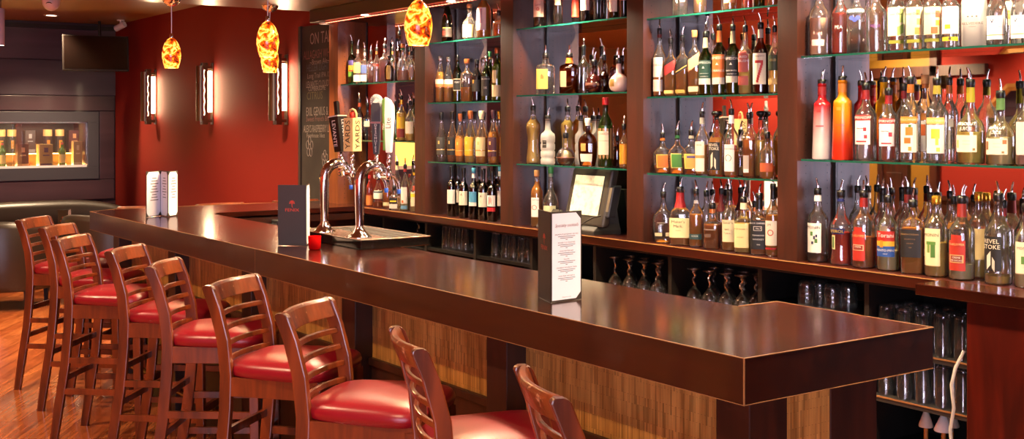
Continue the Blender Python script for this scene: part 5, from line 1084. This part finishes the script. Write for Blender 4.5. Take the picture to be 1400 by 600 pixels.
# ------------------------------------------------------------------ whisky display niche
def pyx(X, x): t = (X-700)/F; d = x/(t*SS-CC); return t*d*CC+d*SS
g = empty('display_case', (XE, 0, 0)); tag(g, 'wall display case with dark frame and amber lit whisky shelf', 'display case')
FM = M('#3c3a42', .45)
MB().box((0, 1.5, 1.653), (.045, 3.949, 1.7754)).box((0, 1.5, .983), (.045, 3.949, 1.125)).box((0, 3.822, 1.125), (.045, 3.949, 1.653)).build('frame', FM, g, bevel=.003)
MB().box((-.62, 1.9, 1.10), (-.6, 3.9, 1.68)).box((-.6, 3.823, 1.1), (-.0, 3.84, 1.68)).box((-.6, 1.9, 1.655), (0, 3.83, 1.67)).box((-.6, 1.9, 1.11), (0, 3.83, 1.124)).build('lining', M('#3a3430', .6), g)
MB().box((-.58, 1.92, 1.124), (-.30, 3.82, 1.285)).build('riser', M('#7a4a14', .5), g)
MB().box((-.305, 1.92, 1.277), (-.298, 3.82, 1.285)).box((-.30, 1.92, 1.1245), (-.29, 3.82, 1.13)).build('light_strip', M((1, .62, .15), .5, emit=9), g)
MB().box((-.03, 1.9, 1.124), (-.005, 3.82, 1.15)).box((-.03, 1.9, 1.640), (-.005, 3.82, 1.6525)).build('sliding_track', M('#d8d4d8', .3), g)
MB().box((-.022, 1.9, 1.15), (-.018, 3.10, 1.64)).box((-.014, 3.0, 1.15), (-.010, 3.82, 1.64)).build('glass_door', GLASS, g)
MB().box((-.3, 1.92, 1.652), (-.25, 3.8, 1.6545)).build('top_light', M((1, .9, .75), .5, emit=1.5), g)
for yy_ in (2.3, 2.9, 3.5):
    l = bpy.data.lights.new('display_light', 'AREA'); l.energy = 6; l.color = (1, .5, .12); l.shape = 'RECTANGLE'; l.size = .05; l.size_y = .6
    o = bpy.data.objects.new('display_light', l); COL.objects.link(o); o.location = (XE-.24, yy_, 1.14); o.rotation_euler = (0, math.radians(215), 0)
    l = bpy.data.lights.new('display_top', 'AREA'); l.energy = 1.2; l.color = (1, .8, .6); l.shape = 'RECTANGLE'; l.size = .1; l.size_y = .6
    o = bpy.data.objects.new('display_top', l); COL.objects.link(o); o.location = (XE-.1, yy_, 1.645); o.rotation_euler = (0, math.radians(25), 0)
def carton(px, w, h, x, z, cols, label, round_=False):
    y = pyx(px, x); g = empty('whisky_carton' if not round_ else 'whisky_tube', (x, y, z+.0005)); tag(g, label, 'whisky box', 'boxes in the lit wall display'); a = w/2
    body, lab, lid = cols
    if round_:
        MB().lathe([(a, 0), (a, h*.72)], 20).build('tube_body', M(body, .4), g); MB().lathe([(a*1.03, h*.72), (a*1.03, h)], 20).build('lid', M(lid, .5), g)
        MB().box((a*.98, -a*.35, h*.2), (a*1.03, a*.35, h*.55)).build('label', M(lab, .5), g)
    else:
        MB().box((-a, -a, 0), (a, a, h)).build('carton_body', M(body, .5), g, bevel=.002)
        m = MB().box((a, -a*.96, h*.0+.004), (a+.0012, a*.96, h*.17)).box((a, -a*.5, h*.50), (a+.0012, a*.5, h*.55)).box((a, -a*.3, h*.65), (a+.0012, a*.3, h*.85)); m.build('label', M(lab, .5), g)
z1, z2 = 1.2852, 1.1252
for px, ds in ((1, 'at the left frame edge'), (16, 'with cream lid, second from left'), (65, 'with cream lid behind the wooden carton'), (81.5, 'with cream lid behind the green bottle')):
    carton(px, .10, .28, XE-.42, z1, ('#2c2a30', '#c88a30', '#e0b880'), 'round whisky tube in back row of display '+ds, True)
carton(40, .115, .27, XE-.42, z1, ('#3a3a44', '#8a94a8', '#d8b088'), 'tall grey whisky carton in back row of display')
carton(100, .13, .27, XE-.42, z1, ('#3c1c30', '#b08a70', '#000000'), 'purple whisky carton in back row at the right end of display')
carton(30, .125, .275, XE-.16, z2, ('#3a1a18', '#e0b080', '#000000'), 'dark brown carton with stag mark in front row of display')
carton(61, .15, .27, XE-.16, z2, ('#c8a868', '#5a4a6a', '#000000'), 'tan wooden carton with violet band in front row of display')
carton(105, .10, .30, XE-.16, z2, ('#b89a70', '#e8d8b0', '#000000'), 'tall beige carton at the right end of display front row')
for px, ds in ((3, 'at the left frame edge of the display'), (85, 'between tan and beige cartons in the display')):
    y = pyx(px, XE-.16); b = empty('liquor_bottle', (XE-.16, y, z2+.0005), PI/2-.3); tag(b, 'green whiskey bottle with red cap '+ds, 'bottle', 'green bottles in the lit wall display')
    R = .042; Hb = .30; MB().lathe([(r*R, f*Hb) for f, r in PROF['round']], 20, caps=(True, True)).build('glass_body', M('#2c6a1c', .1, 0, .6), b)
    lm = MB(); lm.rings([[(R*1.04*math.cos(-PI/2+a), R*1.04*math.sin(-PI/2+a), z) for a in [math.radians(-60+12*k) for k in range(11)]] for z in (.05, .15)], 0, True, False, False, False); lm.build('label', M('#ecdca0', .5), b)
    MB().lathe([(.014, .23), (.015, .30), (.001, .302)], 14).build('cap', CAPM['red'], b)
# second amber lit niche, seen in the mirror behind the taps
g = empty('display_case', (XE+.0305, -.15, 0)); tag(g, 'second amber lit wall display seen only in the mirror', 'display case')
MB().box((0, -.9, 1.0), (.05, .9, 1.05)).box((0, -.9, 1.5), (.05, .9, 1.55)).box((0, -.9, 1.05), (.05, -.85, 1.5)).box((0, .85, 1.05), (.05, .9, 1.5)).build('frame', M('#d8d0c0', .4), g)
MB().box((0, -.85, 1.05), (.01, .85, 1.5)).build('lit_back', M((1, .55, .08), .5, emit=1.1), g)

# ------------------------------------------------------------------ tv, cameras
def facing(o, tilt=0): 
    x, y, z = o.location; o.rotation_euler = (tilt, 0, math.atan2(-y, -x)+PI/2)
x, y = atd(131, 13.0); g = empty('wall_tv', (x, y, 2.42)); tag(g, 'black flat screen television hung in the corner below the ceiling', 'television')
g.rotation_euler = (-.14, 0, math.atan2(-y, -x)+PI/2+.10)
MB().box((-.35, -.025, -.2), (.35, .025, .2)).build('casing', M('#15100e', .35), g, bevel=.006)
MB().box((-.335, -.0265, -.183), (.335, -.024, .187)).build('screen', M('#0c0706', .12, 0, .6), g)
MB().tube([(.05, .05, 0), (.05, .07, ZC-2.44)], .018, 10).box((-.1, .02, -.1), (.1, .05, .1)).build('ceiling_bracket', BLK, g)
x, y = pxz(70, 7, 2.74); g = empty('dome_camera', (x, y, ZC-.0008)); tag(g, 'white dome security camera on the ceiling at upper left', 'security camera')
MB().lathe([(.001, -.135), (.03, -.128), (.055, -.11), (.075, -.08), (.080, -.05), (.082, 0)], 28, caps=(True, True)).build('housing', M('#cfd2dc', .35), g)
cx_ = Vector((.052, -.03, -.098)); MB().lathe([(.026, 0), (.034, .006), (.034, .02), (.001, .022)], 20, caps=(True, True)).build('lens', M('#1c1c20', .2), g)
ln = [c for c in kids(g) if c.name.startswith('lens')][0]; ln.location = cx_*.75; ln.rotation_euler = Vector((.6, -.35, -.55)).to_track_quat('Z', 'Y').to_euler()
x, y = atd(165, 13.3); g = empty('bullet_camera', (x, y, ZC-.0008)); tag(g, 'small white bullet camera above the corner television', 'security camera')
MB().lathe([(.04, -.012), (.045, 0)], 18).build('mount', M('#d8d4d2', .4), g)
m = MB().tube([(.0, 0, -.01), (.0, 0, -.05)], .012, 8); m.tube([(.05, .03, -.05), (-.05, -.04, -.10)], .034, 16); m.build('housing', M('#d8d4d2', .4), g)
MB().tube([(-.05, -.04, -.10), (-.056, -.044, -.103)], .026, 14).build('lens', BLK, g)
x, y = atd(1, 9.5); g = empty('cylinder_pendant', (x, y, HC+(167.4-62)*9.5/F)); tag(g, 'pale cylinder lamp cut off by the left frame edge', 'pendant lamp')
MB().lathe([(.03, 0), (.03, .30), (.001, .305)], 20, caps=(False, True)).build('cylinder_shade', M('#b8b0b8', .4), g)
MB().lathe([(.001, .0), (.022, .0), (.022, .01)], 16).build('bulb', BULB, g); MB().tube([(0, 0, .3), (0, 0, ZC-g.location.z)], .004, 6).build('cord', BLK, g)

# ------------------------------------------------------------------ lounge
def tub(x, y, face, R, label, H=.80):
    g = empty('tub_chair', (x, y, 0), math.radians(face)-PI/2); tag(g, label, 'lounge chair', 'dark leather tub chairs')
    m = MB(); n = 30; rings = []
    for i in range(n+1):
        a = math.radians(-215+250*i/n); u = abs(2*i/n-1); h = H-(.22*u**2.2)
        c, s = math.cos(a), math.sin(a); q = []
        for r_, z in ((R-.02, .17), (R, .22), (R+.015, h-.06), (R, h-.015), (R-.04, h), (R-.09, h-.02), (R-.11, h-.08), (R-.12, .40), (R-.12, .17)): q.append((r_*c, r_*s, z))
        rings.append(q)
    m.rings(rings, 0, True); m.build('curved_back', LEATH, g)
    MB().rings([[((R-.10)*k*math.cos(2*PI*i/28), (R-.08)*k*math.sin(2*PI*i/28)+.01, z) for i in range(28)] for k, z in ((1.0, .17), (1.02, .25), (1.03, .40), (.99, .445), (.85, .465), (.4, .47), (.05, .47))], 0, True).build('seat_cushion', LEATH, g)
    for sx, sy in ((-1, -1), (1, -1), (-1, 1), (1, 1)):
        MB().rings([[(sx*R*.62+k*c, sy*R*.60+k*s, z) for c, s in ((-1,-1),(1,-1),(1,1),(-1,1))] for k, z in ((.014, 0), (.022, .175))], 0, False).build('leg', BLK, g)
tub(-11.25, 2.30, 150, .46, 'dark leather tub chair at the left edge behind the farthest stool', .79)
tub(-11.0, 3.22, 120, .46, 'dark leather tub chair tucked behind the far corner of the bar', .82)
g = empty('banquette', (-13.35, 3.05, 0)); tag(g, 'long dark leather banquette with rounded back below the lit display', 'banquette')
m = MB(); rings = []
for i in range(31):
    u = -1+2*i/30; yv = u*1.05; e = (1-abs(u)**4)**.5 if abs(u) < 1 else 0; top_ = .52+.26*e; bx = .30*(1-abs(u)**3)
    rings.append([(.35-bx*1, yv, .1), (.35-bx, yv, top_-.06), (.31-bx, yv, top_), (.20-bx, yv, top_+.01), (.14-bx, yv, top_-.05), (.12-bx, yv, .1)])
m.rings(rings, 0, True); m.build('curved_back', LEATH, g)
MB().box((.08, -.85, .12), (.62, .85, .44)).build('seat_cushion', LEATH, g, bevel=.05, seg=4)
MB().box((.0, -.85, 0), (.55, .85, .12)).build('plinth', BLK, g)
g = empty('side_table', (-12.05, 3.02, 0)); tag(g, 'small round dark side table between the lounge seats', 'side table')
MB().lathe([(.001, .49), (.24, .49), (.25, .50), (.25, .515), (.24, .52), (.001, .52)], 32).build('table_top', MAH, g)
MB().lathe([(.16, 0), (.16, .015), (.03, .03), (.025, .49)], 24).build('pedestal', BLK, g)
a = atd(79, 11.55); b = atd(93, 11.5); c = atd(97, 11.7)
folder('menu_folder', [a, b, c], .5205, .265, 'small dark folder with red phoenix mark standing in the lounge', [('cover', 0), ('page', 0)])
